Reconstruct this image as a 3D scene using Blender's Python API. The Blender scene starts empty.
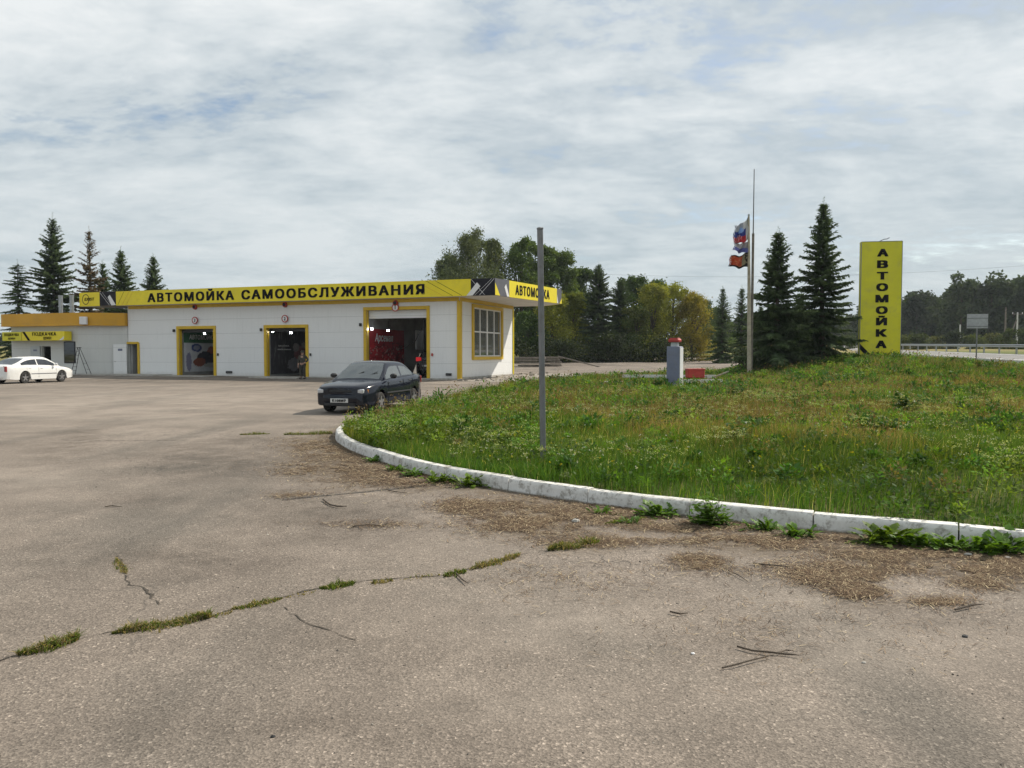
import bpy, math, random
import numpy as np
from mathutils import Vector, Matrix
from mathutils.geometry import delaunay_2d_cdt
SC = bpy.context.scene
COL = SC.collection
R = math.radians
rng = np.random.default_rng(7)
random.seed(7)
H = 1.65
F = 770.0
PITCH = R(2.3)

# ------------------------------------------------------------------ helpers
def ground(px, py, z=0.0):
    """world point on the horizontal level z seen at a place of the photograph (used to measure positions)"""
    u = (px-512)/F; v = (384-py)/F
    dy = math.cos(PITCH)+v*math.sin(PITCH); dz = -math.sin(PITCH)+v*math.cos(PITCH)
    t = (z-H)/dz
    return (u*t, dy*t)

def tag(o, label=None, cat=None, group=None, kind=None):
    if label: o['label'] = label
    if cat: o['category'] = cat
    if group: o['group'] = group
    if kind: o['kind'] = kind
    return o

def empty(name, loc=(0,0,0), rz=0.0):
    o = bpy.data.objects.new(name, None); COL.objects.link(o)
    o.location = loc; o.rotation_euler = (0,0,rz); o.empty_display_size = 0.2
    return o

def link(name, me, parent=None):
    o = bpy.data.objects.new(name, me); COL.objects.link(o)
    if parent is not None: o.parent = parent
    return o

def copy_tree(o, parent=None):
    c = o.copy(); COL.objects.link(c)
    if parent is not None: c.parent = parent
    for ch in list(o.children): copy_tree(ch, c)
    return c

def np_mesh(name, V, Fc, cols=None, mats=(), smooth=False, normals_up=False):
    V = np.asarray(V, dtype=np.float32); Fc = np.asarray(Fc, dtype=np.int32)
    me = bpy.data.meshes.new(name)
    n, k = Fc.shape
    me.vertices.add(len(V)); me.vertices.foreach_set('co', V.ravel())
    me.loops.add(n*k); me.loops.foreach_set('vertex_index', Fc.ravel())
    me.polygons.add(n); me.polygons.foreach_set('loop_start', np.arange(0, n*k, k, dtype=np.int32))
    try: me.polygons.foreach_set('loop_total', np.full(n, k, dtype=np.int32))
    except Exception: pass
    if cols is not None:
        c = np.ones((len(V),4), dtype=np.float32); c[:,:3] = cols
        a = me.attributes.new('Col','FLOAT_COLOR','POINT'); a.data.foreach_set('color', c.ravel())
    for m in mats: me.materials.append(m)
    me.polygons.foreach_set('use_smooth', np.full(n, smooth))
    me.update(); me.validate()
    return me

class MB:
    def __init__(s): s.v=[]; s.f=[]; s.mi=[]; s.m=0
    def add(s, vs, fs):
        b=len(s.v); s.v += [tuple(v) for v in vs]
        for f in fs: s.f.append([b+i for i in f]); s.mi.append(s.m)
        return s
    def box(s, c, d, rz=0.0, M=None):
        hx,hy,hz = d[0]/2,d[1]/2,d[2]/2
        vs=[Vector((x,y,z)) for z in (-hz,hz) for x,y in ((-hx,-hy),(hx,-hy),(hx,hy),(-hx,hy))]
        if M is not None: vs=[M@v for v in vs]
        cr,sr=math.cos(rz),math.sin(rz)
        vs=[(c[0]+v.x*cr-v.y*sr, c[1]+v.x*sr+v.y*cr, c[2]+v.z) for v in vs]
        return s.add(vs,[(0,3,2,1),(4,5,6,7),(0,1,5,4),(1,2,6,5),(2,3,7,6),(3,0,4,7)])
    def rbox(s, c, d, b=0.01, rz=0.0):
        """box with chamfered edges"""
        hx,hy,hz=[q/2 for q in d]; b=min(b,hx*.9,hy*.9,hz*.9)
        vs=[];fs=[]
        lv=[(-hz,b),(-hz+b,0),(hz-b,0),(hz,b)]
        for z,i in lv:
            X,Y=hx-i,hy-i
            c2=b if i==0 else b*.6
            vs+=[(-X+c2,-Y,z),(X-c2,-Y,z),(X,-Y+c2,z),(X,Y-c2,z),(X-c2,Y,z),(-X+c2,Y,z),(-X,Y-c2,z),(-X,-Y+c2,z)]
        for l in range(3):
            for k in range(8):
                a=l*8+k; q=l*8+(k+1)%8
                fs.append((a,q,q+8,a+8))
        fs.append(tuple(range(7,-1,-1))); fs.append(tuple(range(24,32)))
        cr,sr=math.cos(rz),math.sin(rz)
        vs=[(c[0]+x*cr-y*sr,c[1]+x*sr+y*cr,c[2]+z) for x,y,z in vs]
        return s.add(vs,fs)
    def tube(s, pts, r, n=8, caps=True):
        pts=[Vector(p) for p in pts]; rr=r if isinstance(r,(list,tuple)) else [r]*len(pts)
        vs=[];fs=[]
        for i,p in enumerate(pts):
            t=(pts[min(i+1,len(pts)-1)]-pts[max(i-1,0)]).normalized()
            a=Vector((0,0,1)) if abs(t.z)<.9 else Vector((1,0,0))
            x=t.cross(a).normalized(); y=t.cross(x)
            for k in range(n):
                an=2*math.pi*k/n; vs.append(p+x*(rr[i]*math.cos(an))+y*(rr[i]*math.sin(an)))
        for i in range(len(pts)-1):
            for k in range(n):
                a=i*n+k; b=i*n+(k+1)%n; fs.append((a,a+n,b+n,b))
        if caps:
            fs.append(tuple(range(n))); fs.append(tuple((len(pts)-1)*n+k for k in range(n-1,-1,-1)))
        return s.add(vs,fs)
    def prism(s, poly, z0, z1):
        n=len(poly); vs=[(x,y,z0) for x,y in poly]+[(x,y,z1) for x,y in poly]
        fs=[tuple(range(n-1,-1,-1)),tuple(range(n,2*n))]+[(i,(i+1)%n,(i+1)%n+n,i+n) for i in range(n)]
        return s.add(vs,fs)
    def plate(s, pts, th, n):
        """flat polygon given in 3d, thickened along direction n (proud)"""
        n=Vector(n); k=len(pts); a=[Vector(p) for p in pts]; b=[p+n*th for p in a]
        return s.add(a+b,[tuple(range(k-1,-1,-1)),tuple(range(k,2*k))]+[(i,(i+1)%k,(i+1)%k+k,i+k) for i in range(k)])
    def lathe(s, prof, axis='z', c=(0,0,0), n=16):
        vs=[];fs=[];m=len(prof)
        for k in range(n):
            an=2*math.pi*k/n
            for r,h in prof:
                x,y=r*math.cos(an),r*math.sin(an)
                vs.append({'z':(c[0]+x,c[1]+y,c[2]+h),'y':(c[0]+x,c[1]+h,c[2]+y),'x':(c[0]+h,c[1]+x,c[2]+y)}[axis])
        for k in range(n):
            for i in range(m-1):
                a=k*m+i;b=((k+1)%n)*m+i; fs.append((a,b,b+1,a+1))
        return s.add(vs,fs)
    def build(s, name, mats, parent=None, smooth=False, fixn=True):
        me=bpy.data.meshes.new(name); me.from_pydata(s.v,[],s.f); 
        if not isinstance(mats,(list,tuple)): mats=[mats]
        for m in mats: me.materials.append(m)
        me.polygons.foreach_set('material_index',s.mi)
        me.polygons.foreach_set('use_smooth',[smooth]*len(s.f))
        if fixn:
            import bmesh
            bm=bmesh.new(); bm.from_mesh(me); bmesh.ops.recalc_face_normals(bm,faces=bm.faces); bm.to_mesh(me); bm.free()
        me.update()
        o=link(name,me,parent)
        if smooth:
            try: me.set_sharp_from_angle(angle=R(40))
            except Exception: pass
        return o

# value noise in numpy, used for geometry and for plant mixtures
def _h(ix,iy,s):
    n=(ix.astype(np.int64)*374761393+iy.astype(np.int64)*668265263+s*1442695041)&0xffffffff
    n=((n^(n>>13))*1274126177)&0xffffffff
    return ((n^(n>>16))&0xffff)/65535.0
def vnoise(x,y,sc=1.0,s=0,oc=3):
    x=np.asarray(x,float)/sc; y=np.asarray(y,float)/sc; o=np.zeros(np.broadcast(x,y).shape); amp=1;tot=0
    for k in range(oc):
        ix=np.floor(x);iy=np.floor(y);fx=x-ix;fy=y-iy;fx=fx*fx*(3-2*fx);fy=fy*fy*(3-2*fy)
        a=_h(ix,iy,s+k);b=_h(ix+1,iy,s+k);c=_h(ix,iy+1,s+k);d=_h(ix+1,iy+1,s+k)
        o=o+amp*((a*(1-fx)+b*fx)*(1-fy)+(c*(1-fx)+d*fx)*fy); tot+=amp; amp*=.5; x=x*2.03+5.1;y=y*2.03+3.7
    return o/tot
def sstep(a,b,x):
    t=np.clip((np.asarray(x,float)-a)/(b-a),0,1); return t*t*(3-2*t)

# ------------------------------------------------------------------ materials
class NT:
    def __init__(s,m):
        m.use_nodes=True; s.t=m.node_tree; s.t.nodes.clear()
    def n(s,typ,**kw):
        nd=s.t.nodes.new(typ)
        for k,v in kw.items():
            if k.startswith('_'): setattr(nd,k[1:],v)
            else:
                i=nd.inputs[k.replace('__',' ')] if not k.startswith('i') or not k[1:].isdigit() else nd.inputs[int(k[1:])]
                if hasattr(v,'is_output') : s.t.links.new(v,i)
                else: i.default_value=v
        return nd
    def l(s,a,b): s.t.links.new(a,b)
    def mix(s,a,b,f,bt='MIX'):
        nd=s.t.nodes.new('ShaderNodeMix'); nd.data_type='RGBA'; nd.blend_type=bt
        for i,v in ((0,f),(6,a),(7,b)):
            if hasattr(v,'is_output'): s.t.links.new(v,nd.inputs[i])
            else: nd.inputs[i].default_value = v if i==0 else (tuple(v)+(1,) if len(v)==3 else v)
        return nd.outputs[2]
    def ramp(s,fac,stops):
        nd=s.t.nodes.new('ShaderNodeValToRGB'); s.t.links.new(fac,nd.inputs[0]); e=nd.color_ramp.elements
        while len(e)<len(stops): e.new(.5)
        for k,(p,c) in enumerate(stops):
            e[k].position=p; e[k].color = (c,c,c,1) if not isinstance(c,(tuple,list)) else (tuple(c)+(1,))
        return nd.outputs[0]
    def noise(s,vec,scale,detail=4,rough=.55,**kw):
        nd=s.t.nodes.new('ShaderNodeTexNoise'); nd.inputs['Scale'].default_value=scale; nd.inputs['Detail'].default_value=detail; nd.inputs['Roughness'].default_value=rough
        if vec is not None: s.t.links.new(vec,nd.inputs['Vector'])
        return nd.outputs[0]
    def math(s,op,a,b=0.0):
        nd=s.t.nodes.new('ShaderNodeMath'); nd.operation=op
        for i,v in ((0,a),(1,b)):
            if hasattr(v,'is_output'): s.t.links.new(v,nd.inputs[i])
            else: nd.inputs[i].default_value=v
        return nd.outputs[0]

def pm(name,col,rough=.6,metal=0.0,var=.12,vs=3.0,bump=.0,bs=40.0,coat=0.0,dirt=None,dirt_amt=.3,spec=.5):
    m=bpy.data.materials.new(name); t=NT(m)
    tc=t.n('ShaderNodeTexCoord'); v=tc.outputs['Object']
    n1=t.noise(v,vs,5,.6)
    f=t.ramp(n1,[(.3,0.0),(.7,1.0)])
    dark=tuple(c*(1-var) for c in col); lite=tuple(min(1,c*(1+var*.6)) for c in col)
    c=t.mix(dark,lite,f)
    if dirt is not None:
        n2=t.noise(v,vs*2.3,6,.7); f2=t.ramp(n2,[(.5,0.0),(.75,dirt_amt)])
        c=t.mix(c,dirt,f2)
    b=t.n('ShaderNodeBsdfPrincipled',Roughness=rough,Metallic=metal)
    t.l(c,b.inputs['Base Color'])
    b.inputs['Specular IOR Level'].default_value=spec
    if coat: b.inputs['Coat Weight'].default_value=coat; b.inputs['Coat Roughness'].default_value=.05
    r2=t.noise(v,vs*4,3,.5); rr=t.math('MULTIPLY_ADD',r2,.16); 
    nd=rr.node; nd.inputs[2].default_value=max(0.0,rough-.08); t.l(rr,b.inputs['Roughness'])
    if bump:
        bn=t.noise(v,bs,4,.6); bp=t.n('ShaderNodeBump',Strength=bump,Distance=.02); t.l(bn,bp.inputs['Height']); t.l(bp.outputs[0],b.inputs['Normal'])
    o=t.n('ShaderNodeOutputMaterial'); t.l(b.outputs[0],o.inputs[0])
    return m

def glass(name,col=(.02,.025,.03),rough=.04,dens=.35,extra=.06):
    m=bpy.data.materials.new(name); t=NT(m)
    tc=t.n('ShaderNodeTexCoord'); n1=t.noise(tc.outputs['Object'],1.3,3)
    g=t.n('ShaderNodeBsdfGlossy',Roughness=rough); g.inputs['Color'].default_value=(.9,.93,.95,1)
    d=t.n('ShaderNodeBsdfTransparent'); d.inputs['Color'].default_value=(.42,.46,.47,1)
    df=t.n('ShaderNodeBsdfDiffuse'); t.l(t.mix(tuple(c*.7 for c in col),tuple(c*1.4 for c in col),n1),df.inputs['Color'])
    fr=t.n('ShaderNodeFresnel',IOR=1.55)
    mx=t.n('ShaderNodeMixShader'); mx.inputs[0].default_value=dens; t.l(d.outputs[0],mx.inputs[1]); t.l(df.outputs[0],mx.inputs[2])
    f2=t.math('ADD',fr.outputs[0],extra)
    m2=t.n('ShaderNodeMixShader'); t.l(f2,m2.inputs[0]); t.l(mx.outputs[0],m2.inputs[1]); t.l(g.outputs[0],m2.inputs[2])
    o=t.n('ShaderNodeOutputMaterial'); t.l(m2.outputs[0],o.inputs[0])
    return m

def leafmat(name,trans=.35,rough=.5,glossy=.04):
    m=bpy.data.materials.new(name); t=NT(m)
    a=t.n('ShaderNodeAttribute',_attribute_name='Col'); c=a.outputs['Color']
    tc=t.n('ShaderNodeTexCoord'); n1=t.noise(tc.outputs['Object'],1.7,3)
    c=t.mix(c,(.0,.0,.0),t.math('MULTIPLY',n1,.3))
    d=t.n('ShaderNodeBsdfDiffuse'); t.l(c,d.inputs['Color'])
    tr=t.n('ShaderNodeBsdfTranslucent'); c2=t.mix(c,(1.0,1.0,.35),1.0,'MULTIPLY'); c3=t.mix(c2,c2,0.0); t.l(c3,tr.inputs['Color'])
    mx=t.n('ShaderNodeMixShader'); mx.inputs[0].default_value=trans; t.l(d.outputs[0],mx.inputs[1]); t.l(tr.outputs[0],mx.inputs[2])
    g=t.n('ShaderNodeBsdfGlossy',Roughness=rough); g.inputs['Color'].default_value=(1,1,1,1)
    m2=t.n('ShaderNodeMixShader'); m2.inputs[0].default_value=glossy; t.l(mx.outputs[0],m2.inputs[1]); t.l(g.outputs[0],m2.inputs[2])
    o=t.n('ShaderNodeOutputMaterial'); t.l(m2.outputs[0],o.inputs[0])
    return m

def emis(name,col,st):
    m=bpy.data.materials.new(name); t=NT(m); e=t.n('ShaderNodeEmission',Strength=st); e.inputs['Color'].default_value=tuple(col)+(1,)
    o=t.n('ShaderNodeOutputMaterial'); t.l(e.outputs[0],o.inputs[0]); return m

# asphalt: aggregate grains, worn patches, hairline cracks, soil near the kerb (attribute soil)
def asphalt():
    m=bpy.data.materials.new('asphalt'); t=NT(m)
    g=t.n('ShaderNodeNewGeometry'); P=g.outputs['Position']
    big=t.noise(P,.16,5,.6); mid=t.noise(P,.9,6,.65); fine=t.noise(P,70,3,.7)
    c=t.mix((.164,.137,.113),(.252,.212,.175),t.ramp(mid,[(.3,0.0),(.7,1.0)]))
    c=t.mix(c,(.330,.280,.233),t.ramp(big,[(.48,0.0),(.68,.75)]))
    c=t.mix(c,(.104,.095,.080),t.ramp(t.noise(P,.33,6,.68),[(.50,0.0),(.72,.75)]))
    # long stretched tyre-worn bands
    mp=t.n('ShaderNodeMapping'); t.l(P,mp.inputs[0]); mp.inputs['Rotation'].default_value=(0,0,R(-20)); mp.inputs['Scale'].default_value=(1.0,.13,1)
    c=t.mix(c,(.112,.101,.086),t.ramp(t.noise(mp.outputs[0],.8,5,.6),[(.52,0.0),(.7,.6)]))
    # aggregate
    v=t.n('ShaderNodeTexVoronoi',Scale=88.0); t.l(P,v.inputs['Vector'])
    st=t.ramp(v.outputs['Color'],[(.0,.35),(.45,.80),(.80,1.1),(.93,1.9),(1.0,3.2)])
    agg=t.n('ShaderNodeTexVoronoi',Scale=190.0); t.l(P,agg.inputs['Vector'])
    st2=t.ramp(agg.outputs['Color'],[(.0,.5),(.5,.95),(1.0,1.5)])
    c=t.mix(c,st,.72,'MULTIPLY'); c=t.mix(c,st2,.6,'MULTIPLY')
    c=t.mix(c,t.ramp(fine,[(.3,.6),(.7,1.4)]),.5,'MULTIPLY')
    # cracks
    wv=t.n('ShaderNodeTexNoise'); wv.inputs['Scale'].default_value=1.1; wv.inputs['Detail'].default_value=5; t.l(P,wv.inputs['Vector'])
    wp=t.mix((0,0,0),wv.outputs['Color'],1.0); 
    vm=t.n('ShaderNodeVectorMath',_operation='MULTIPLY_ADD'); t.l(wp,vm.inputs[0]); vm.inputs[1].default_value=(1.4,1.4,0); t.l(P,vm.inputs[2])
    cr=t.n('ShaderNodeTexVoronoi',_feature='DISTANCE_TO_EDGE',Scale=.42); t.l(vm.outputs[0],cr.inputs['Vector'])
    crm=t.ramp(cr.outputs['Distance'],[(.0,1.0),(.006,.0)])
    crm=t.math('MULTIPLY',crm,t.ramp(t.noise(P,.5,3),[(.50,0.0),(.66,.5)]))
    cr2=t.n('ShaderNodeTexVoronoi',_feature='DISTANCE_TO_EDGE',Scale=2.6); t.l(vm.outputs[0],cr2.inputs['Vector'])
    crm2=t.ramp(cr2.outputs['Distance'],[(.0,1.0),(.022,.0)])
    crm2=t.math('MULTIPLY',crm2,t.ramp(t.noise(P,.23,4),[(.50,0.0),(.62,.65)]))
    crk=t.math('MAXIMUM',crm,crm2)
    c=t.mix(c,(.05,.046,.04),crk)
    a2=t.n('ShaderNodeAttribute',_attribute_name='wear'); wf=a2.outputs['Fac']
    wm=t.math('MULTIPLY',wf,t.ramp(t.noise(P,2.6,7,.72),[(.30,.1),(.62,1.2)]))
    c=t.mix(c,t.mix(c,(.36,.34,.32),1.0,'MULTIPLY'),t.ramp(wm,[(.1,0.0),(.9,.95)]))
    lg=t.n('ShaderNodeAttribute',_attribute_name='pale'); c=t.mix(c,(.40,.345,.29),t.math('MULTIPLY',lg.outputs['Fac'],t.ramp(t.noise(P,1.1,6,.7),[(.3,.1),(.7,.75)])))
    a=t.n('ShaderNodeAttribute',_attribute_name='soil'); sf=a.outputs['Fac']
    sm=t.math('MULTIPLY',sf,t.ramp(t.noise(P,7,7,.75),[(.25,.15),(.62,1.25)]))
    soil=t.mix((.075,.056,.038),(.165,.130,.092),t.ramp(t.noise(P,45,5,.75),[(.35,0.0),(.65,1.0)]))
    c=t.mix(c,soil,t.ramp(sm,[(.15,0.0),(.75,.92)]))
    b=t.n('ShaderNodeBsdfPrincipled',Roughness=.9); t.l(c,b.inputs['Base Color']); b.inputs['Specular IOR Level'].default_value=.25
    hs=t.math('ADD',v.outputs['Distance'],t.math('MULTIPLY',fine,.6)); hs=t.math('SUBTRACT',hs,t.math('MULTIPLY',crk,2.5))
    bp=t.n('ShaderNodeBump',Strength=.55,Distance=.006); t.l(hs,bp.inputs['Height']); t.l(bp.outputs[0],b.inputs['Normal'])
    o=t.n('ShaderNodeOutputMaterial'); t.l(b.outputs[0],o.inputs[0]); return m

def soilmat(name,c1,c2,c3,s1=.08,s2=1.2):
    m=bpy.data.materials.new(name); t=NT(m)
    g=t.n('ShaderNodeNewGeometry'); P=g.outputs['Position']
    c=t.mix(c1,c2,t.ramp(t.noise(P,s1,6,.6),[(.4,0.0),(.6,1.0)]))
    c=t.mix(c,c3,t.ramp(t.noise(P,s2,6,.7),[(.45,0.0),(.7,.8)]))
    c=t.mix(c,t.ramp(t.noise(P,12,4,.7),[(.3,.55),(.7,1.4)]),.6,'MULTIPLY')
    b=t.n('ShaderNodeBsdfPrincipled',Roughness=.95); t.l(c,b.inputs['Base Color']); b.inputs['Specular IOR Level'].default_value=.1
    bp=t.n('ShaderNodeBump',Strength=.6,Distance=.08); t.l(t.noise(P,6,5,.7),bp.inputs['Height']); t.l(bp.outputs[0],b.inputs['Normal'])
    o=t.n('ShaderNodeOutputMaterial'); t.l(b.outputs[0],o.inputs[0]); return m

def kerbmat():
    m=bpy.data.materials.new('kerb_paint'); t=NT(m)
    g=t.n('ShaderNodeNewGeometry'); P=g.outputs['Position']
    c=t.mix((.70,.69,.66),(.54,.525,.49),t.ramp(t.noise(P,3,6,.65),[(.4,0.0),(.7,1.0)]))
    c=t.mix(c,(.30,.28,.245),t.ramp(t.noise(P,11,7,.75),[(.50,0.0),(.62,.9)]))
    sp=t.n('ShaderNodeSeparateXYZ'); t.l(P,sp.inputs[0])
    zz=t.math('ADD',sp.outputs[2],t.math('MULTIPLY',t.noise(P,9,5,.7),.07))
    c=t.mix(c,(.21,.175,.13),t.ramp(zz,[(.030,.85),(.058,.0)]))
    b=t.n('ShaderNodeBsdfPrincipled',Roughness=.85); t.l(c,b.inputs['Base Color'])
    bp=t.n('ShaderNodeBump',Strength=.5,Distance=.01); t.l(t.noise(P,38,5,.7),bp.inputs['Height']); t.l(bp.outputs[0],b.inputs['Normal'])
    o=t.n('ShaderNodeOutputMaterial'); t.l(b.outputs[0],o.inputs[0]); return m

def attrmat(name,rough=.8,attr='Col',fabric=False):
    m=bpy.data.materials.new(name); t=NT(m)
    a=t.n('ShaderNodeAttribute',_attribute_name=attr)
    b=t.n('ShaderNodeBsdfPrincipled',Roughness=rough); t.l(a.outputs['Color'],b.inputs['Base Color']); b.inputs['Specular IOR Level'].default_value=.2
    o=t.n('ShaderNodeOutputMaterial')
    if fabric:
        tr=t.n('ShaderNodeBsdfTranslucent'); t.l(a.outputs['Color'],tr.inputs['Color'])
        mx=t.n('ShaderNodeMixShader'); mx.inputs[0].default_value=.35; t.l(b.outputs[0],mx.inputs[1]); t.l(tr.outputs[0],mx.inputs[2]); t.l(mx.outputs[0],o.inputs[0])
    else: t.l(b.outputs[0],o.inputs[0])
    return m

def panelmat(name,col,seam=1.0,z0=0.0):
    """sandwich panel: horizontal joints and fine ribs"""
    m=bpy.data.materials.new(name); t=NT(m)
    tc=t.n('ShaderNodeTexCoord'); v=tc.outputs['Object']
    sp=t.n('ShaderNodeSeparateXYZ'); t.l(v,sp.inputs[0])
    z=t.math('FRACT',t.math('DIVIDE',t.math('ADD',sp.outputs[2],z0+10*seam),seam))
    j=t.ramp(z,[(.0,1.0),(.018,.0),(.98,.0),(1.0,1.0)])
    n1=t.noise(v,.6,5,.6)
    c=t.mix(tuple(q*.93 for q in col),col,n1)
    mp=t.n('ShaderNodeMapping'); t.l(v,mp.inputs[0]); mp.inputs['Scale'].default_value=(5,5,.25)
    c=t.mix(c,tuple(q*.7 for q in col),t.ramp(t.noise(mp.outputs[0],1.6,6,.7),[(.52,0.0),(.85,.5)]))
    c=t.mix(c,(.28,.29,.29),t.math('MULTIPLY',j,.55))
    lo=t.ramp(t.math('ADD',sp.outputs[2],t.math('MULTIPLY',t.noise(v,3,5,.7),.5)),[(.2,.45),(.62,.0)])
    c=t.mix(c,(.33,.30,.26),lo)
    b=t.n('ShaderNodeBsdfPrincipled',Roughness=.5); t.l(c,b.inputs['Base Color'])
    rb=t.ramp(t.math('FRACT',t.math('MULTIPLY',sp.outputs[2],8.0)),[(.0,.0),(.1,1.0),(.9,1.0),(1.0,.0)])
    hh=t.math('SUBTRACT',rb,t.math('MULTIPLY',j,3.0))
    bp=t.n('ShaderNodeBump',Strength=.35,Distance=.008); t.l(hh,bp.inputs['Height']); t.l(bp.outputs[0],b.inputs['Normal'])
    o=t.n('ShaderNodeOutputMaterial'); t.l(b.outputs[0],o.inputs[0]); return m

M=dict(
 asphalt=asphalt(), kerb=kerbmat(),
 verge=soilmat('verge_soil',(.060,.085,.022),(.10,.10,.035),(.045,.06,.018),.15,1.5),
 field=soilmat('field_grass',(.10,.125,.035),(.27,.215,.095),(.15,.14,.05),.02,.4),
 road=soilmat('highway_asphalt',(.24,.235,.225),(.27,.26,.25),(.21,.205,.2),.1,1.0),
 conc=pm('concrete',(.42,.40,.36),.9,0,.25,1.5,.5,30,dirt=(.15,.13,.10),dirt_amt=.7),
 rubble=pm('broken_concrete',(.30,.27,.23),.95,0,.45,4,.9,14,dirt=(.14,.12,.09),dirt_amt=.8),
 wall=panelmat('white_panel',(.78,.79,.79)), lowwall=panelmat('low_wall_panel',(.60,.61,.59),1.0),
 yel=pm('yellow_sheet',(.78,.64,.010),.42,0,.08,.7,dirt=(.35,.30,.05),dirt_amt=.25),
 yel2=pm('yellow_banner',(.66,.61,.010),.45,0,.10,.8,dirt=(.40,.36,.07),dirt_amt=.45),
 ora=pm('orange_sheet',(.58,.30,.006),.42,0,.10,.6,dirt=(.3,.2,.04),dirt_amt=.3),
 trim=pm('yellow_trim',(.60,.39,.012),.45,0,.12,2),
 blk=pm('black_letter',(.008,.008,.009),.8,0,.2,2,spec=.1), dark=pm('dark_panel',(.014,.014,.020),.6,0,.2,2,spec=.2),
 greyp=pm('grey_panel',(.10,.10,.12),.45,0,.15,2), whitep=pm('white_panel_paint',(.72,.72,.72),.5,0,.08,3),
 soffit=pm('soffit',(.62,.60,.57),.6,0,.1,1.5), roof=pm('roof_membrane',(.16,.16,.155),.85,0,.2,.8),
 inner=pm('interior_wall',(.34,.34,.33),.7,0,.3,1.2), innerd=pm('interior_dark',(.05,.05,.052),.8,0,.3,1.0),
 floorw=pm('wet_floor',(.085,.085,.08),.35,0,.4,1.0), galv=pm('galvanised_steel',(.36,.37,.38),.38,.85,.2,6,.1,50),
 galvd=pm('weathered_post',(.19,.195,.20),.5,.3,.25,5,.2,60,dirt=(.10,.07,.05),dirt_amt=.4),
 wmetal=pm('white_painted_metal',(.62,.62,.60),.5,0,.2,4,dirt=(.25,.2,.15),dirt_amt=.5),
 greym=pm('grey_door',(.42,.45,.46),.5,0,.1,2), red=pm('red_paint',(.42,.035,.025),.5,0,.25,5,dirt=(.2,.06,.05),dirt_amt=.4),
 bluegrey=pm('bluegrey_paint',(.17,.19,.27),.55,0,.15,3,.1,40,dirt=(.2,.18,.16),dirt_amt=.4),
 wood=pm('weathered_wood',(.27,.24,.185),.85,0,.35,8,.4,60), wood2=pm('grey_timber',(.20,.175,.145),.9,0,.4,5,.4,40),
 bark=pm('bark',(.085,.066,.048),.95,0,.4,6,.8,25), birch=pm('birch_bark',(.40,.38,.34),.85,0,.5,5,.4,20,dirt=(.05,.05,.045),dirt_amt=.9),
 glass=glass('window_glass',(.20,.205,.195),.04,.6), cglass=glass('car_glass',(.022,.024,.028),.03,.72,.03),
 wood3=pm('pole_wood',(.40,.355,.27),.8,0,.3,6,.3,50),
 black=pm('black_plastic',(.018,.018,.019),.55,0,.2,5), rubber=pm('tyre_rubber',(.022,.021,.020),.85,0,.3,8,.3,60,dirt=(.10,.085,.07),dirt_amt=.4),
 carblk=pm('black_car_paint',(.008,.010,.018),.13,0,.2,2,spec=.45), sglass=glass('sedan_glass',(.13,.145,.145),.03,.55,.06),
 carwht=pm('white_car_paint',(.74,.74,.72),.18,0,.04,2,coat=.8,dirt=(.45,.42,.38),dirt_amt=.15),
 cardrk=pm('dark_suv_paint',(.008,.008,.009),.15,0,.2,2,spec=.45), rim=pm('alloy_rim',(.48,.48,.49),.32,.8,.2,9),
 lamp=pm('lamp_lens',(.55,.57,.60),.12,.3,.2,9,coat=1.0), tail=pm('tail_lens',(.30,.012,.015),.2,0,.2,9,coat=1.0), amber=pm('amber_lens',(.55,.20,.03),.2,0,.2,9,coat=1.0),
 plate=pm('number_plate',(.62,.62,.60),.5,0,.1,9), lit=emis('lit_lamp',(.95,.97,1.0),45.0), taillit=emis('lit_tail_lamp',(1,.05,.06),.32),
 leaf=leafmat('tree_leaf',.32,.6,.015), needle=leafmat('spruce_needle',.18,.6,.015), grass=leafmat('grass_blade',.42,.6,.012), weed=leafmat('weed_leaf',.38,.5,.02),
 straw=attrmat('dry_litter',.95), cloth=attrmat('flag_cloth',.85,fabric=True), poster=attrmat('printed_poster',.5),
 camo=pm('camouflage_cloth',(.05,.047,.036),.9,0,.65,9), skin=pm('skin',(.42,.25,.18),.6,0,.1,6), boot=pm('boot_leather',(.02,.018,.016),.6,0,.2,6), hair=pm('dark_hair',(.03,.022,.018),.7,0,.3,20),
)
def vstripe(m): return m

# ------------------------------------------------------------------ terrain
KF=[(20,-3.2),(12,1.65),(7.5,4.4),(4.24,6.40),(3.03,7.02),(2.34,7.38),(1.15,8.15),(.54,8.64),(-.39,9.5),(-1.09,10.25),(-1.98,11.6),(-2.85,13.2),(-3.38,14.7),(-3.6,16.2),(-3.45,18.0),(-3.0,20.2),(-2.35,22.6),(-1.75,25),(-.7,29),(.9,35),(4,41.5),(9,48),(16,56),(22,66),(28,82),(33,102)]
def catmull(P,step):
    P=[np.array(p,float) for p in P]; P=[2*P[0]-P[1]]+P+[2*P[-1]-P[-2]]; out=[]
    for i in range(1,len(P)-2):
        L=np.linalg.norm(P[i+1]-P[i]); n=max(2,int(L/step))
        for k in range(n):
            t=k/n
            out.append(.5*((2*P[i])+(P[i+1]-P[i-1])*t+(2*P[i-1]-5*P[i]+4*P[i+1]-P[i+2])*t*t+(-P[i-1]+3*P[i]-3*P[i+1]+P[i+2])*t**3))
    out.append(P[-2]); return np.array(out)
KC=catmull(KF,.1)
NE=np.array([(46,-30,.2),(40,0,.35),(34.5,25,.5),(31,45,.72),(50,110,1.45),(77,180,3.2),(150,370,6.0),(300,760,12.5)],float)
FE=np.array([(56,-30,.4),(49,0,.6),(43.5,28,.95),(40,56,1.45),(59.5,130,2.4),(85,190,3.55),(160,380,6.4),(312,770,12.8)],float)
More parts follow.
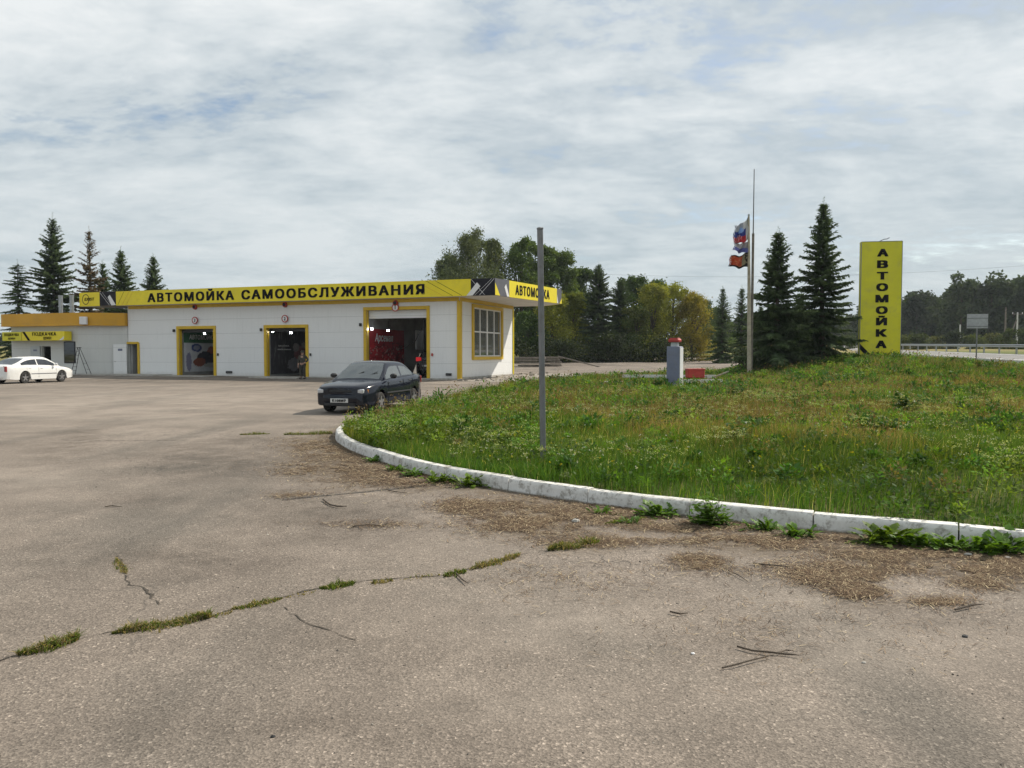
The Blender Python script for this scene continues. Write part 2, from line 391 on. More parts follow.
def roadx(y): return np.interp(y,NE[:,1],NE[:,0]), np.interp(y,FE[:,1],FE[:,0])
def roadz(y): return np.interp(y,NE[:,1],NE[:,2]), np.interp(y,FE[:,1],FE[:,2])
def base(x,y):
    y=np.asarray(y,float); x=np.asarray(x,float)
    b=.018*np.maximum(0,y-50)
    return b + 1.0*sstep(22,50,x)*sstep(10,60,y)
def gz(x,y):
    """bare ground level outside the yard"""
    x=np.asarray(x,float); y=np.asarray(y,float)
    b=base(x,y)
    mx=x-19.5; sx=np.where(mx<0,5.6,7.5)
    b=b+1.12*np.exp(-(mx/sx)**2-((y-40.5)/9.0)**2)
    xn,xf=roadx(y); zn,zf=roadz(y)
    t=np.clip((x-xn)/(xf-xn),0,1); rz=zn+(zf-zn)*t-.12
    d=np.maximum(xn-x,x-xf)
    w=1-sstep(.5,13,d)
    return b*(1-w)+rz*w
def sd_kerb(x,y):
    """distance behind the kerb line, for points of the verge"""
    x=np.atleast_1d(x); y=np.atleast_1d(y); K=KC[::4]
    out=np.full(x.shape,1e9)
    for i in range(0,len(x),20000):
        d=np.hypot(x[i:i+20000,None]-K[None,:,0],y[i:i+20000,None]-K[None,:,1]); out[i:i+20000]=d.min(1)
    return out
def vz(x,y):
    x=np.asarray(x,float); y=np.asarray(y,float)
    return gz(x,y)+.10+.16*sstep(.6,5,y-8+.61*x)*1.0*sstep(-3.2,-1.5,x)*(1-.6*sstep(20,30,x))+.06*(vnoise(x,y,2.2,5)-.5)
def inpoly(x,y,P):
    x=np.asarray(x);y=np.asarray(y); c=np.zeros(x.shape,bool); j=len(P)-1
    for i in range(len(P)):
        xi,yi=P[i];xj,yj=P[j]
        if yi!=yj: c^=((yi>y)!=(yj>y))&(x<(xj-xi)*(y-yi)/(yj-yi)+xi)
        j=i
    return c
def sheet(name,poly,zf,pts,mat,kind='structure',attr=None):
    n=len(poly); V=[Vector(p) for p in poly]+[Vector(p) for p in pts]
    r=delaunay_2d_cdt(V,[(i,(i+1)%n) for i in range(n)],[],2,1e-5)
    xy=np.array([tuple(v) for v in r[0]]); T=np.array([f for f in r[2] if len(f)==3])
    z=zf(xy[:,0],xy[:,1]); Vt=np.column_stack([xy,z])
    a=Vt[T[:,0]];b=Vt[T[:,1]];c=Vt[T[:,2]]; up=((b-a)[:,0]*(c-a)[:,1]-(b-a)[:,1]*(c-a)[:,0])>0
    T[~up]=T[~up][:,::-1]
    me=np_mesh(name,Vt,T,None,[mat],True)
    for nm_,fn_ in (attr or {}).items():
        at=me.attributes.new(nm_,'FLOAT','POINT'); at.data.foreach_set('value',fn_(xy[:,0],xy[:,1]).astype(np.float32))
    o=link(name,me); tag(o,kind=kind); return o
def grid(x0,x1,y0,y1,st,poly=None):
    X,Y=np.meshgrid(np.arange(x0,x1,st),np.arange(y0,y1,st)); X=X.ravel()+rng.uniform(-.2,.2,X.size)*st; Y=Y.ravel()+rng.uniform(-.2,.2,Y.size)*st
    if poly is not None: k=inpoly(X,Y,poly); X=X[k];Y=Y[k]
    return np.column_stack([X,Y])
# verge polygon: kerb line, then along the near road edge back to the start
ys=np.array([100,85,70,58,45,35,25,12,0,-10.0]); xn,_=roadx(ys)
_d=np.gradient(KC,axis=0); _d/=np.linalg.norm(_d,axis=1,keepdims=True); KI=KC+np.column_stack([_d[:,1],-_d[:,0]])*.13
VERGE=[tuple(p) for p in KI[::4]]+[(42,106)]+[(a-.3,b) for a,b in zip(xn,ys)]
vp=np.vstack([grid(-4,14,6,22,.35,VERGE),grid(-4,34,22,62,1.0,VERGE),grid(10,45,-8,22,1.5,VERGE),grid(20,48,62,104,2.5,VERGE)])
verge=sheet('grass_verge',VERGE,vz,[p for p in vp],M['verge'])
# yard
SOILS=[(360,462,70,28,1.0),(325,445,45,14,.8),(420,480,60,12,1.0),(520,505,70,10,.95),(600,515,80,12,1.0),(540,528,70,16,.75),(690,527,80,8,1.0),(800,545,120,12,1.0),(930,560,110,14,1.0),(1010,580,60,16,.7),(830,578,55,14,.6),(695,562,35,10,.5),(860,600,70,14,.45),(940,603,40,8,.45),(590,545,60,12,.55),(770,655,60,10,.35),(465,508,30,8,.6)]
def project(x,y,z=0.0):
    x=np.asarray(x,float);y=np.asarray(y,float);dz=z-H
    d=y*math.cos(PITCH)-dz*math.sin(PITCH); v=(y*math.sin(PITCH)+dz*math.cos(PITCH))/d
    return 512+F*x/d, 384-F*v
def soil(x,y):
    ok=y>2.5; px,py=project(x,np.where(ok,y,3.0)); s=np.zeros(x.shape)
    for cx,cy,rx,ry,a in SOILS: s=np.maximum(s,a*np.exp(-(((px-cx)/rx)**2+((py-cy)/ry)**2)))
    s=np.maximum(s,np.where((y<26),.95*np.exp(-(sd_kerb(x,y)/.45)**2),0)); return s*ok
def blobs(L):
    def f(x,y):
        ok=y>2.3; px,py=project(x,np.where(ok,y,3.0)); s=np.zeros(x.shape)
        for cx,cy,rx,ry,tl,a in L:
            dx=px-cx; dy=(py-cy)-tl*dx; s=np.maximum(s,a*np.exp(-((dx/rx)**2+(dy/ry)**2)))
        return s*ok
    return f
wear=blobs([(88,425,26,32,-.5,.6),(60,450,55,20,-.2,.45),(225,462,110,22,.05,.55),(250,440,60,10,0,.5),(330,520,120,28,.05,.55),(180,560,130,26,0,.5),(60,560,70,40,0,.35),(430,640,260,36,-.05,.35),(620,600,120,22,.1,.45),(760,640,110,22,.1,.5),(860,600,60,14,.25,.7),(300,720,330,40,0,.35),(950,620,120,20,0,.4),(200,381,190,4,0,.6),(640,366,60,1.2,0,.7),(585,370,60,1.2,0,.6),(420,398,40,4,0,.5),(140,500,60,16,.1,.4)])
pale=blobs([(60,405,90,12,-.1,.9),(210,398,130,7,0,.7),(300,408,60,6,0,.6),(20,480,80,20,0,.5),(540,620,150,30,0,.5),(900,650,150,30,0,.45),(560,700,200,30,0,.35),(150,415,70,6,.1,.5),(470,545,90,16,0,.3),(800,600,60,12,0,.5)])
YARD=[(-120,-30),(19.9,-30),(19.9,-3.3)]+[tuple(p) for p in KC[::10]]+[(33,106),(0,108),(-14,96),(-14,70),(-40,72),(-70,68),(-120,60)]
yp=np.vstack([grid(-9,9,2.2,20,.16,YARD),grid(-30,4,20,50,1.2,YARD),grid(-110,-9,-8,20,4,YARD),grid(-9,18,-28,2,3,YARD),grid(-100,30,50,104,5,YARD),grid(-100,-30,20,50,5,YARD)])
YZ=lambda x,y: base(np.minimum(x,20),y)+0*x
yard=sheet('asphalt_yard',YARD,YZ,[p for p in yp],M['asphalt'],attr=dict(soil=soil,wear=wear,pale=pale))
# terrain out to the horizon
def terr():
    xs=np.concatenate([np.arange(-3000,-150,150),np.arange(-150,180,6.0),np.arange(180,3100,150)])
    yv=np.concatenate([np.arange(-400,-20,60),np.arange(-20,220,6.0),np.arange(220,3400,160)])
    X,Y=np.meshgrid(xs,yv); Z=gz(X,np.minimum(Y,1500))-.35
    Z=np.where(Y<50,np.minimum(Z,gz(X,Y)-.5),Z)+.0
    far=sstep(60,140,Y); Z=Z+.3*far
    nx=len(xs); V=np.column_stack([X.ravel(),Y.ravel(),Z.ravel()])
    i=np.arange(len(yv)-1)[:,None]*nx+np.arange(nx-1)[None,:]; i=i.ravel()
    me=np_mesh('field',V,np.column_stack([i,i+1,i+nx+1,i+nx]),None,[M['field']],True)
    tag(link('field',me),kind='structure')
terr()
# field close to the road on its far side, in a fine sheet
ys=np.arange(20,210,8.0); _,xf=roadx(ys)
NEARF=[(a+.2,b) for a,b in zip(xf,ys)]+[(190,212),(150,20)]
sheet('roadside_field',NEARF,lambda x,y: gz(x,y)+.02,[p for p in grid(40,185,22,210,5,NEARF)],M['field'])
BACKF=[(33.2,106.2),(33,101),(42.2,106)]+[(a-.2,b) for a,b in zip(roadx(np.arange(112,300,12.))[0],np.arange(112,300,12.))]+[(-180,300),(-180,66),(-120,60.2),(-70,68.2),(-40,72.2),(-14.2,70.2),(-14.2,96.2),(0,108.2)]
sheet('back_field',BACKF,lambda x,y: base(np.minimum(x,20),y)*(1-sstep(20,36,x))+gz(x,y)*sstep(20,36,x)+.03,[p for p in grid(-178,90,66,298,7,BACKF)],M['field'])
# highway ribbon
yy=np.concatenate([np.arange(-28,200,6.0),np.arange(200,760,30.)])
def ribbon(name,t0,t1,up,mat):
    xn,xf=roadx(yy);zn,zf=roadz(yy); V=[];n=len(yy)
    for t in (t0,t1): V.append(np.column_stack([xn+(xf-xn)*t,yy,zn+(zf-zn)*t+up]))
    V=np.vstack(V); i=np.arange(n-1)
    return tag(link(name,np_mesh(name,V,np.column_stack([i,i+n,i+n+1,i+1]),None,[mat])),kind='structure')
ribbon('highway',0,1,0,M['road'])
ribbon('road_marking',.07,.085,.005,M['whitep']); ribbon('road_marking',.915,.93,.005,M['whitep']); ribbon('road_marking',.49,.51,.005,M['whitep'])

# kerb: stones laid end to end round the verge
def kerb():
    mb=MB(); s=np.concatenate([[0],np.cumsum(np.hypot(*np.diff(KC,axis=0).T))]); L=s[-1]; st=1.18; k0=0
    prof=[(0,-.03),(.012,.10),(.018,.135),(.035,.152),(.135,.156),(.150,.145),(.152,-.03)]
    off=.42
    while k0*st<L-58:
        a=k0*st+.006+off*0; b=(k0+1)*st-.006; q=np.linspace(a,min(b,L),6); X=np.interp(q,s,KC[:,0]);Y=np.interp(q,s,KC[:,1])
        dx=np.gradient(X);dy=np.gradient(Y);l=np.hypot(dx,dy);nx,ny=dy/l,-dx/l   # towards the verge
        dz=random.uniform(-.006,.005); tl=random.uniform(-.004,.004); sh=random.uniform(-.008,.008); vs=[];m=len(prof)
        for i in range(6):
            bz=float(base(X[i],Y[i]))
            for (o,z) in prof:
                ww=random.uniform(-.0015,.0015)
                vs.append((X[i]+nx[i]*(o+sh+ww),Y[i]+ny[i]*(o+sh+ww),bz+z+dz+tl*(i-2.5)/2.5+random.uniform(-.002,.002)))
        fs=[(i*m+j,i*m+j+1,(i+1)*m+j+1,(i+1)*m+j) for i in range(5) for j in range(m-1)]
        fs+=[tuple(range(m)),tuple(range(5*m+m-1,5*m-1,-1))]
        mb.add(vs,fs); k0+=1
    o=mb.build('kerb',M['kerb'],smooth=True); tag(o,kind='structure')
kerb()
SUN_E=4.3; CLOUD_E=.82; EXPO=0.34; HAZE=.0002
# ------------------------------------------------------------------ lettering
CAP=.70
def text_mesh(txt,h,w=None,bold=.022,ext=.012,shear=0.0):
    """heavy letters as a mesh in the xz plane, centred on x, foot at z=0, front facing -y"""
    c=bpy.data.curves.new('lettering','FONT'); c.body=txt; c.size=1; c.extrude=.01; c.space_character=1.0+bold*6; c.shear=shear; c.resolution_u=3
    o=bpy.data.objects.new('lettering_tmp',c); COL.objects.link(o); bpy.context.view_layer.update()
    me=bpy.data.meshes.new_from_object(o.evaluated_get(bpy.context.evaluated_depsgraph_get())); bpy.data.objects.remove(o)
    n=len(me.vertices); v=np.zeros(n*3); me.vertices.foreach_get('co',v); v=v.reshape(-1,3)
    F_=[tuple(p.vertices) for p in me.polygons if p.normal.z>-.5]
    b=bold; q=b*.55; V=[];Fs=[]; d=0
    for dx,dy in ((0,0),(-b,0),(b,0),(-b,-q),(b,q),(-b,q),(b,-q),(-b*.5,q),(b*.5,-q)):
        k=len(V); V+=[(x+dx,y+dy,z/.01*ext*.5+d*.0007) for x,y,z in v]; Fs+=[tuple(i+k for i in f) for f in F_]; d+=1
    A_=np.array(V); x0,x1=A_[:,0].min(),A_[:,0].max(); y0,y1=-q,CAP+q
    s=h/(y1-y0); sx=s if w is None else w/(x1-x0)
    bpy.data.meshes.remove(me); me=bpy.data.meshes.new('lettering')
    me.from_pydata([((x-(x0+x1)/2)*sx,-z,(y-y0)*s) for x,y,z in V],[],Fs); me.update(); return me
def lettering(txt,h,w,loc,rz,mat,parent,bold=.022,ext=.012,shear=0.0,name='lettering',rx=0.0):
    me=text_mesh(txt,h,w,bold,ext,shear); me.materials.append(mat); o=link(name,me,parent); o.location=loc; o.rotation_euler=(rx,0,rz); return o

# ------------------------------------------------------------------ the car wash hall
CX,CY=-3.17,47.0
def W(a,b,z=0.0):
    e1=(math.cos(R(20)),-math.sin(R(20))); e2=(math.sin(R(20)),math.cos(R(20)))
    return (CX+a*e1[0]+b*e2[0],CY+a*e1[1]+b*e2[1],z)
hall=tag(empty('car_wash_building',(CX,CY,0),R(-20)),'long white panelled car wash hall with yellow sign band and three open bays','building')
BASE=-.1; TOP=5.06
def part(mb,name,mats,par=hall,**k): return mb.build(name,mats,par,**k)
bays=[(-21.6,-18.6,3.33),(-14.17,-11.08,3.32),(-6.5,-2.24,4.36)]
door=(-26.28,-25.4,2.30)
w=MB(); T=.22
def wallx(a0,a1,z0,z1): w.box(((a0+a1)/2,T/2,(z0+z1)/2),(a1-a0,T,z1-z0))
ops=[door]+bays; cur=-26.3
for (a0,a1,zt) in ops:
    if a0-cur>.05: wallx(cur,a0,BASE,TOP)
    wallx(a0,a1,zt,TOP); cur=a1
wallx(cur,-T,BASE,TOP)
# right side wall with window opening, back wall, left wall
def wally(x,b0,b1,z0,z1): w.box((x,(b0+b1)/2,(z0+z1)/2),(T,b1-b0,z1-z0))
wb0,wb1,wz0,wz1=2.03,7.03,1.42,4.56
wally(-T/2,0,wb0,BASE,TOP); wally(-T/2,wb1,9.5,BASE,TOP); wally(-T/2,wb0,wb1,BASE,wz0); wally(-T/2,wb0,wb1,wz1,TOP)
part(w,'wall',M['wall'])
w=MB()
# back wall with high windows behind bays
bw=[(-24,-19,3.0,4.2),(-16,-11.5,3.0,4.2),(-5.3,-4.2,2.9,3.9)]
cur=-26.3
for a0,a1,z0,z1 in bw:
    w.box(((cur+a0)/2,9.4,2.48),(a0-cur,.2,5.16)); w.box(((a0+a1)/2,9.4,(BASE+z0)/2),(a1-a0,.2,z0-BASE)); w.box(((a0+a1)/2,9.4,(TOP+z1)/2),(a1-a0,.2,TOP-z1)); cur=a1
w.box(((cur-.22)/2,9.4,2.48),(-.22-cur,.2,5.16))
w.box((-26.2,4.7,2.48),(.18,9.0,5.16))
part(w,'rear_wall',M['inner'])
w=MB()
for a in (-23.9,-16.6,-9.4,-6.85,-1.6): w.box((a,4.75,2.4),(.16,8.9,5.0))
part(w,'partition',M['inner'])
w=MB(); w.box((-13.2,4.75,.03),(25.8,9.1,.06)); part(w,'floor_slab',M['floorw'])
# frames
def frame(a0,a1,zt,wd=.21,pr=.06,nm='bay_frame'):
    f=MB(); 
    f.rbox((a0-wd/2,-pr/2+.04,zt/2),(wd,pr+.08,zt),.01); f.rbox((a1+wd/2,-pr/2+.04,zt/2),(wd,pr+.08,zt),.01); f.rbox(((a0+a1)/2,-pr/2+.035,zt+wd/2),(a1-a0+2*wd,pr+.09,wd),.01)
    # reveals
    f.box((a0+.012,T/2+.02,zt/2),(.02,T+.0,zt)); f.box((a1-.012,T/2+.02,zt/2),(.02,T,zt))
    return part(f,nm,M['trim'])
for a0,a1,zt in bays: frame(a0,a1,zt)
f=MB(); f.rbox((door[1]+.09,-.02,1.2),(.18,.1,2.4),.01); f.rbox((-25.84,-.025,2.38),(1.06,.11,.16),.01); part(f,'door_frame',M['trim'])
# open door leaf, hinged at the left of its opening
dl=MB(); dl.rbox((-.46,0,1.13),(.92,.05,2.22),.01)
d=dl.build('door',M['wall'],hall); d.location=(-26.28,-.16,.05); d.rotation_euler=(0,0,R(26))
x=MB(); x.box((-.44,-.031,1.84),(.30,.012,.16)); x.build('door_plate',M['bluegrey'],d)
x=MB(); x.tube([(-.84,-.03,1.0),(-.84,-.08,1.0),(-.72,-.08,1.0)],.012,6); x.build('handle',M['black'],d)
# rolled shutter panel in the tall bay and narrow shutter boxes in the other two
x=MB(); x.box((-4.37,.30,4.10),(4.20,.05,.50)); part(x,'shutter',M['wall'])
for a0,a1,zt in bays[:2]:
    x=MB(); x.box(((a0+a1)/2,.34,zt-.12),(a1-a0,.10,.22)); part(x,'shutter',M['black'])
# trim below the sign band, corner posts
x=MB(); x.box((-13.1,-.035,4.93),(26.1,.07,.22)); x.box((.035,4.7,4.93),(.07,9.4,.22)); part(x,'top_trim',M['trim'])
x=MB(); x.rbox((-.03,.01,2.35),(.26,.26,4.93),.02); part(x,'corner_post',M['trim'])
x=MB(); x.rbox((.0,9.45,2.35),(.14,.16,4.93),.02); part(x,'corner_post',M['yel'])
x=MB(); x.box((-13,-.02,.02),(26.0,.06,.16)); x.box((.02,4.7,.1),(.06,9.3,.12)); part(x,'plinth',M['conc'])
# side window
x=MB()
for b in (wb0-.1,wb1+.1): x.box((.045,b,(wz0+wz1)/2),(.13,.2,wz1-wz0+.4))
for z in (wz0-.1,wz1+.1): x.box((.05,(wb0+wb1)/2,z),(.13,wb1-wb0,.2))
win=part(x,'window',M['trim'])
x=MB(); n=4
for k in range(n+1):
    b=wb0+(wb1-wb0)*k/n; x.box((-.05,min(max(b,wb0+.04),wb1-.04),(wz0+wz1)/2),(.09,.08 if k!=2 else .14,wz1-wz0))
for z in (wz0+.04,3.02,wz1-.04): x.box((-.052,(wb0+wb1)/2,z),(.092,wb1-wb0,.09))
x.build('window_frame',M['whitep'],win)
for k in range(4):
    for (z0,z1) in ((wz0+.08,2.975),(3.065,wz1-.08)):
        x=MB(); b0=wb0+(wb1-wb0)*k/4+.05; b1=wb0+(wb1-wb0)*(k+1)/4-.05; x.box((-.06,(b0+b1)/2,(z0+z1)/2),(.012,b1-b0,z1-z0)); x.build('pane',M['glass'],win)
# small drain outlets at the foot of the wall
for a,s in ((-17.3,.0),(-.75,.0)):
    x=MB(); x.rbox((a,-.04,.34),(.5 if a<-5 else .38,.1,.16),.02); part(x,'drain_outlet',M['black'])
# roof and sign band
RF=[(-30.0,-.8),(2.6,-.8),(3.98,8.35),(2.2,10.2),(-27.5,10.2),(-28.3,4.0)]
x=MB(); x.prism([(a+(.15 if a<0 else -.15),b+(.15 if b<5 else -.1)) for a,b in RF],5.08,5.95); part(x,'roof',M['roof'])
x=MB(); x.prism([(a+(.1 if a<0 else -.1),b+(.1 if b<5 else -.1)) for a,b in RF],5.045,5.079); part(x,'soffit',M['soffit'])
ZB,ZT=5.05,6.05
def band(a0,b0,a1,b1,mat,name='sign_panel',z0=ZB,z1=ZT,th=.09):
    d=Vector((a1-a0,b1-b0,0)); L=d.length; o=MB(); o.box((L/2,th/2-.0,(z1-z0)/2),(L,th,z1-z0)); q=o.build(name,mat,hall); q.location=(a0,b0,z0); q.rotation_euler=(0,0,math.atan2(d.y,d.x)); return q
def stripes(par,L,items):
    for (pts,mat,pr) in items:
        s=MB(); s.plate([(px,-.004-pr*.002,pz) for px,pz in pts],.004,(0,-1,0)); s.build('stripe',mat,par)
def diag(x0,z0,x1,z1,w_): 
    d=Vector((x1-x0,z1-z0)); nn=Vector((-d.y,d.x)).normalized()*w_/2
    return [(x0+nn.x,z0+nn.y),(x1+nn.x,z1+nn.y),(x1-nn.x,z1-nn.y),(x0-nn.x,z0-nn.y)]
logo=band(-30.0,-.8,-28.05,-.8,M['yel'])
ring=MB(); 
for k in range(28):
    a0=2*math.pi*k/28; a1=2*math.pi*(k+1)/28
    ring.plate([(.62+.34*math.cos(a0),-.002,.5+.38*math.sin(a0)),(.62+.34*math.cos(a1),-.002,.5+.38*math.sin(a1)),(.62+.29*math.cos(a1),-.002,.5+.33*math.sin(a1)),(.62+.29*math.cos(a0),-.002,.5+.33*math.sin(a0))],.004,(0,-1,0))
ring.build('emblem_ring',M['dark'],logo)
lettering('EXIST',.21,.95,(.98,-.008,.41),0,M['blk'],logo,shear=.2,bold=.03)
dp=band(-28.05,-.8,-26.5,-.8,M['dark'])
stripes(dp,1.55,[(diag(.05,.95,.95,.02,.02),M['whitep'],1),(diag(.28,.97,1.15,.02,.014),M['whitep'],1),([(.78,.62),(.98,.78),(1.54,.04),(1.12,.01)],M['whitep'],2)])
yb=band(-26.5,-.8,1.06,-.8,M['yel'])
stripes(yb,27,[(diag(.15,.02,.75,.98,.018),M['blk'],1),(diag(.55,.02,1.25,.98,.018),M['ora'],1),(diag(.95,.02,1.6,.98,.014),M['ora'],1),(diag(24.6,.98,26.4,.02,.02),M['blk'],1),(diag(25.2,.98,27.0,.02,.02),M['blk'],1),(diag(23.9,.98,25.8,.02,.014),M['ora'],1)])
lettering('АВТОМОЙКА',.60,7.45,(6.63,-.008,.17),0,M['blk'],yb,bold=.046)
lettering('САМООБСЛУЖИВАНИЯ',.60,13.56,(17.74,-.008,.17),0,M['blk'],yb,bold=.046)
dr=band(1.06,-.8,2.6,-.8,M['dark'])
stripes(dr,1.5,[([(-.28,.01),(.12,.01),(.62,.55),(.40,.78)],M['whitep'],2),(diag(.55,.02,1.5,.98,.02),M['whitep'],1),(diag(.25,.02,1.35,.98,.014),M['whitep'],1),(diag(.02,.98,.9,.02,.02),M['whitep'],1)])
def sp(t): return (2.6+1.38*t,-.8+9.15*t)
gp=band(*sp(0),*sp(.19),M['greyp']); L1=.19*9.25
stripes(gp,L1,[([(.02,.01),(.6,.01),(.02,.75)],M['yel'],1),([(L1-.42,.75),(L1-.02,.01),(L1-.30,.01),(L1-.62,.55)],M['whitep'],2)])
sy=band(*sp(.19),*sp(.92),M['yel'])
lettering('АВТОМОЙКА',.58,4.8,(.73*9.25*.47,-.008,.2),0,M['blk'],sy,bold=.040)
gq=band(*sp(.92),*sp(1),M['greyp']); stripes(gq,.78,[([(.02,.01),(.20,.01),(.02,.6)],M['whitep'],1),([(.4,.01),(.76,.01),(.76,.4)],M['yel'],1)])
band(3.98,8.35,2.2,10.2,M['yel'],'rear_fascia'); band(-28.3,4.0,-30.0,-.8,M['yel'],'end_fascia')
# beacons, number discs and sensor boxes over the bays
for (a0,a1,zt),num in zip(bays,('3','2','1')):
    ac=(a0+a1)/2; tall=zt>4; zb=4.78 if tall else 4.86; zn=4.50 if tall else 3.93
    x=MB(); x.lathe([(.0,-.14),(.16,-.12),(.19,-.04),(.19,.0)],'y',(ac,-.04,zb),20); bk=part(x,'beacon',M['red'],smooth=True)
    x=MB(); x.lathe([(.0,-.06),(.10,-.05),(.11,0)],'y',(ac,-.16,zb),14); x.build('beacon_core',M['dark'],bk,smooth=True)
    yd=-.10
    x=MB(); x.lathe([(.0,-.02),(.2,-.02),(.2,0.02),(0,.02)],'y',(ac,yd,zn),24); nb=part(x,'number_disc',M['whitep'])
    x=MB(); x.lathe([(.19,-.035),(.245,-.035),(.245,0.02),(.19,.02),(.19,-.035)],'y',(ac,yd,zn),24); x.build('disc_rim',M['red'],nb)
    lettering(num,.22,None,(ac,yd-.028,zn-.11),0,M['blk'],nb,bold=.02)
    x=MB(); x.rbox((a0-.42,-.06,zt-(.9 if tall else .10)),(.16,.12,.2),.02); bx=part(x,'sensor_box',M['black'])
    x=MB(); x.rbox((a1+.38,-.05,1.55),(.10,.10,.18),.02); part(x,'control_button',M['red'] if tall else M['black'])
# lit floodlights just inside the bays
for a,z,b in ((-20.0,3.02,.7),(-21.2,.0,0),(-12.75,3.02,.7),(-13.95,3.10,.35),(-6.33,3.20,.35),(-5.72,3.12,1.4)):
    if z==0: continue
    x=MB(); x.rbox((a,b+.03,z),(.20,.05,.16),.01); fl=part(x,'floodlight',M['black'])
    x=MB(); x.box((a,b-.002,z),(.15,.008,.10)); x.build('lamp_glass',M['lit'],fl)
    x=MB(); x.tube([(a,b+.03,z+.1),(a,b+.03,z+.6)],.012,6); x.build('bracket',M['black'],fl)
# printed posters on the bay partitions (panels that face +a)
def poster(a,b0,b1,z0,z1,fn,nx=64,nz=48):
    V=[];C=[];Fs=[]
    for j in range(nz+1):
        for i in range(nx+1):
            V.append((a,b0+(b1-b0)*i/nx,z0+(z1-z0)*j/nz)); C.append(fn(i/nx,j/nz))
    for j in range(nz):
        for i in range(nx):
            q=j*(nx+1)+i; Fs.append((q,q+1,q+nx+2,q+nx+1))
    o=link('poster',np_mesh('poster',V,Fs,C,[M['poster']]),hall)
    x=MB(); x.box((a-.02,(b0+b1)/2,(z0+z1)/2),(.03,b1-b0,z1-z0)); x.build('backing_board',M['black'],o)
    return o
def n2(u,v,s,k): return float(vnoise(np.array([u*10.]),np.array([v*10.]),s,k,3)[0])
def pgreen(u,v):
    if v>.72: return (.03,.13,.055) if v>.78 or n2(u,v,.4,3)>.5 else (.05,.16,.07)
    c=np.array((.62,.64,.67))*(.85+.25*n2(u,v,.8,9))
    for (cu,cv,ru,rv,col) in ((.33,.60,.13,.10,(.07,.10,.27)),(.33,.60,.08,.06,(.3,.33,.45)),(.78,.52,.17,.12,(.30,.08,.05)),(.55,.34,.22,.16,(.03,.03,.045)),(.40,.24,.16,.11,(.28,.09,.05)),(.86,.30,.2,.18,(.05,.04,.05)),(.12,.25,.07,.22,(.25,.25,.36)),(.7,.16,.2,.06,(.45,.45,.43))):
        if ((u-cu)/ru)**2+((v-cv)/rv)**2<.75+.6*n2(u,v,.35,4): c=np.array(col)
    return tuple(c)
def pdark(u,v):
    g=n2(u*2.2,v*.35,.5,12); c=np.array((.05,.048,.055))+.35*max(0,g-.55)
    for (cu,cv,ru,rv,col) in ((.72,.45,.16,.20,(.13,.06,.06)),(.60,.62,.08,.10,(.16,.14,.14)),(.55,.22,.15,.16,(.12,.12,.13)),(.85,.25,.12,.2,(.10,.09,.085)),(.80,.66,.06,.07,(.2,.17,.16))):
        if ((u-cu)/ru)**2+((v-cv)/rv)**2<.6+.9*n2(u,v,.35,4): c=2.2*np.array(col)*(.6+.8*n2(u,v,.2,8))
    return tuple(c)
def pred(u,v):
    g=n2(u,v,1.3,22); c=np.array((.36,.022,.030))*(.55+.8*g)
    if n2(u,v,.5,31)>.60 and v<.7: c=c*.35
    if n2(u,v,.35,33)>.66 and v<.62: c=np.array((.42,.25,.22))*(.5+.8*g)
    return tuple(c)
p1_=poster(-21.66+.03,.5,9.6,.25,3.0,pgreen) if False else None
def textpart(txt,a,b,z,h,w_,par,mat,sh=0.0,bold=.02):
    o=lettering(txt,h,w_,(a,b,z),R(90),mat,par,bold=bold,shear=sh); return o
# partitions seen through each bay stand just left of the opening
x=MB()
for a in (-21.75,-14.32,-6.66): x.box((a,4.8,2.4),(.14,8.8,4.9))
part(x,'bay_divider',M['inner'])
pg=poster(-21.66,.50,4.3,.3,3.2,pgreen); textpart('АВТОМОЙКА',-21.64,2.3,2.64,.32,2.6,pg,M['whitep'],.15)
pd=poster(-14.23,.50,5.2,.2,3.2,pdark); textpart('МОЙКА',-14.21,1.9,2.1,.10,1.2,pd,M['whitep']); textpart('САМООБСЛУЖИВАНИЯ',-14.21,1.95,1.86,.08,1.5,pd,M['whitep'])
pr=poster(-6.57,.45,5.2,.35,3.22,pred); textpart('Арсенал',-6.55,2.35,2.42,.50,2.4,pr,M['whitep'],.2)
# hanging hose on a boom in the tall bay
x=MB(); x.tube([(-3.1,1.3,4.3),(-3.1,1.3,3.0),(-3.15,1.35,1.2),(-3.12,1.3,.4)],.035,8); x.tube([(-3.1,1.3,3.9),(-3.35,1.5,3.2),(-4.0,1.9,2.45),(-5.0,2.4,2.0),(-5.7,2.8,1.9)],.025,8); x.tube([(-2.75,1.6,4.6),(-2.75,1.6,.2)],.06,8)
part(x,'wash_hose',M['black'],smooth=True)
x=MB(); x.rbox((-6.45,7.3,2.6),(.16,1.1,1.4),.03); part(x,'control_cabinet',M['whitep'])

# ------------------------------------------------------------------ low annex with rounded corner
ax=tag(empty('annex_building',W(-31,0,0),R(-20)),'low grey annex with rounded corner and orange roof band left of the hall','building')
def A(a,b): return (a+31,b)
out=[(-26.32,-.0),(-26.7,-.12),(-27.3,-.5),(-28.0,-1.0),(-28.7,-1.33),(-29.4,-1.5)]
wall=out+[(-36.1,-1.5),(-36.1,6.5),(-26.32,6.5)]
x=MB()
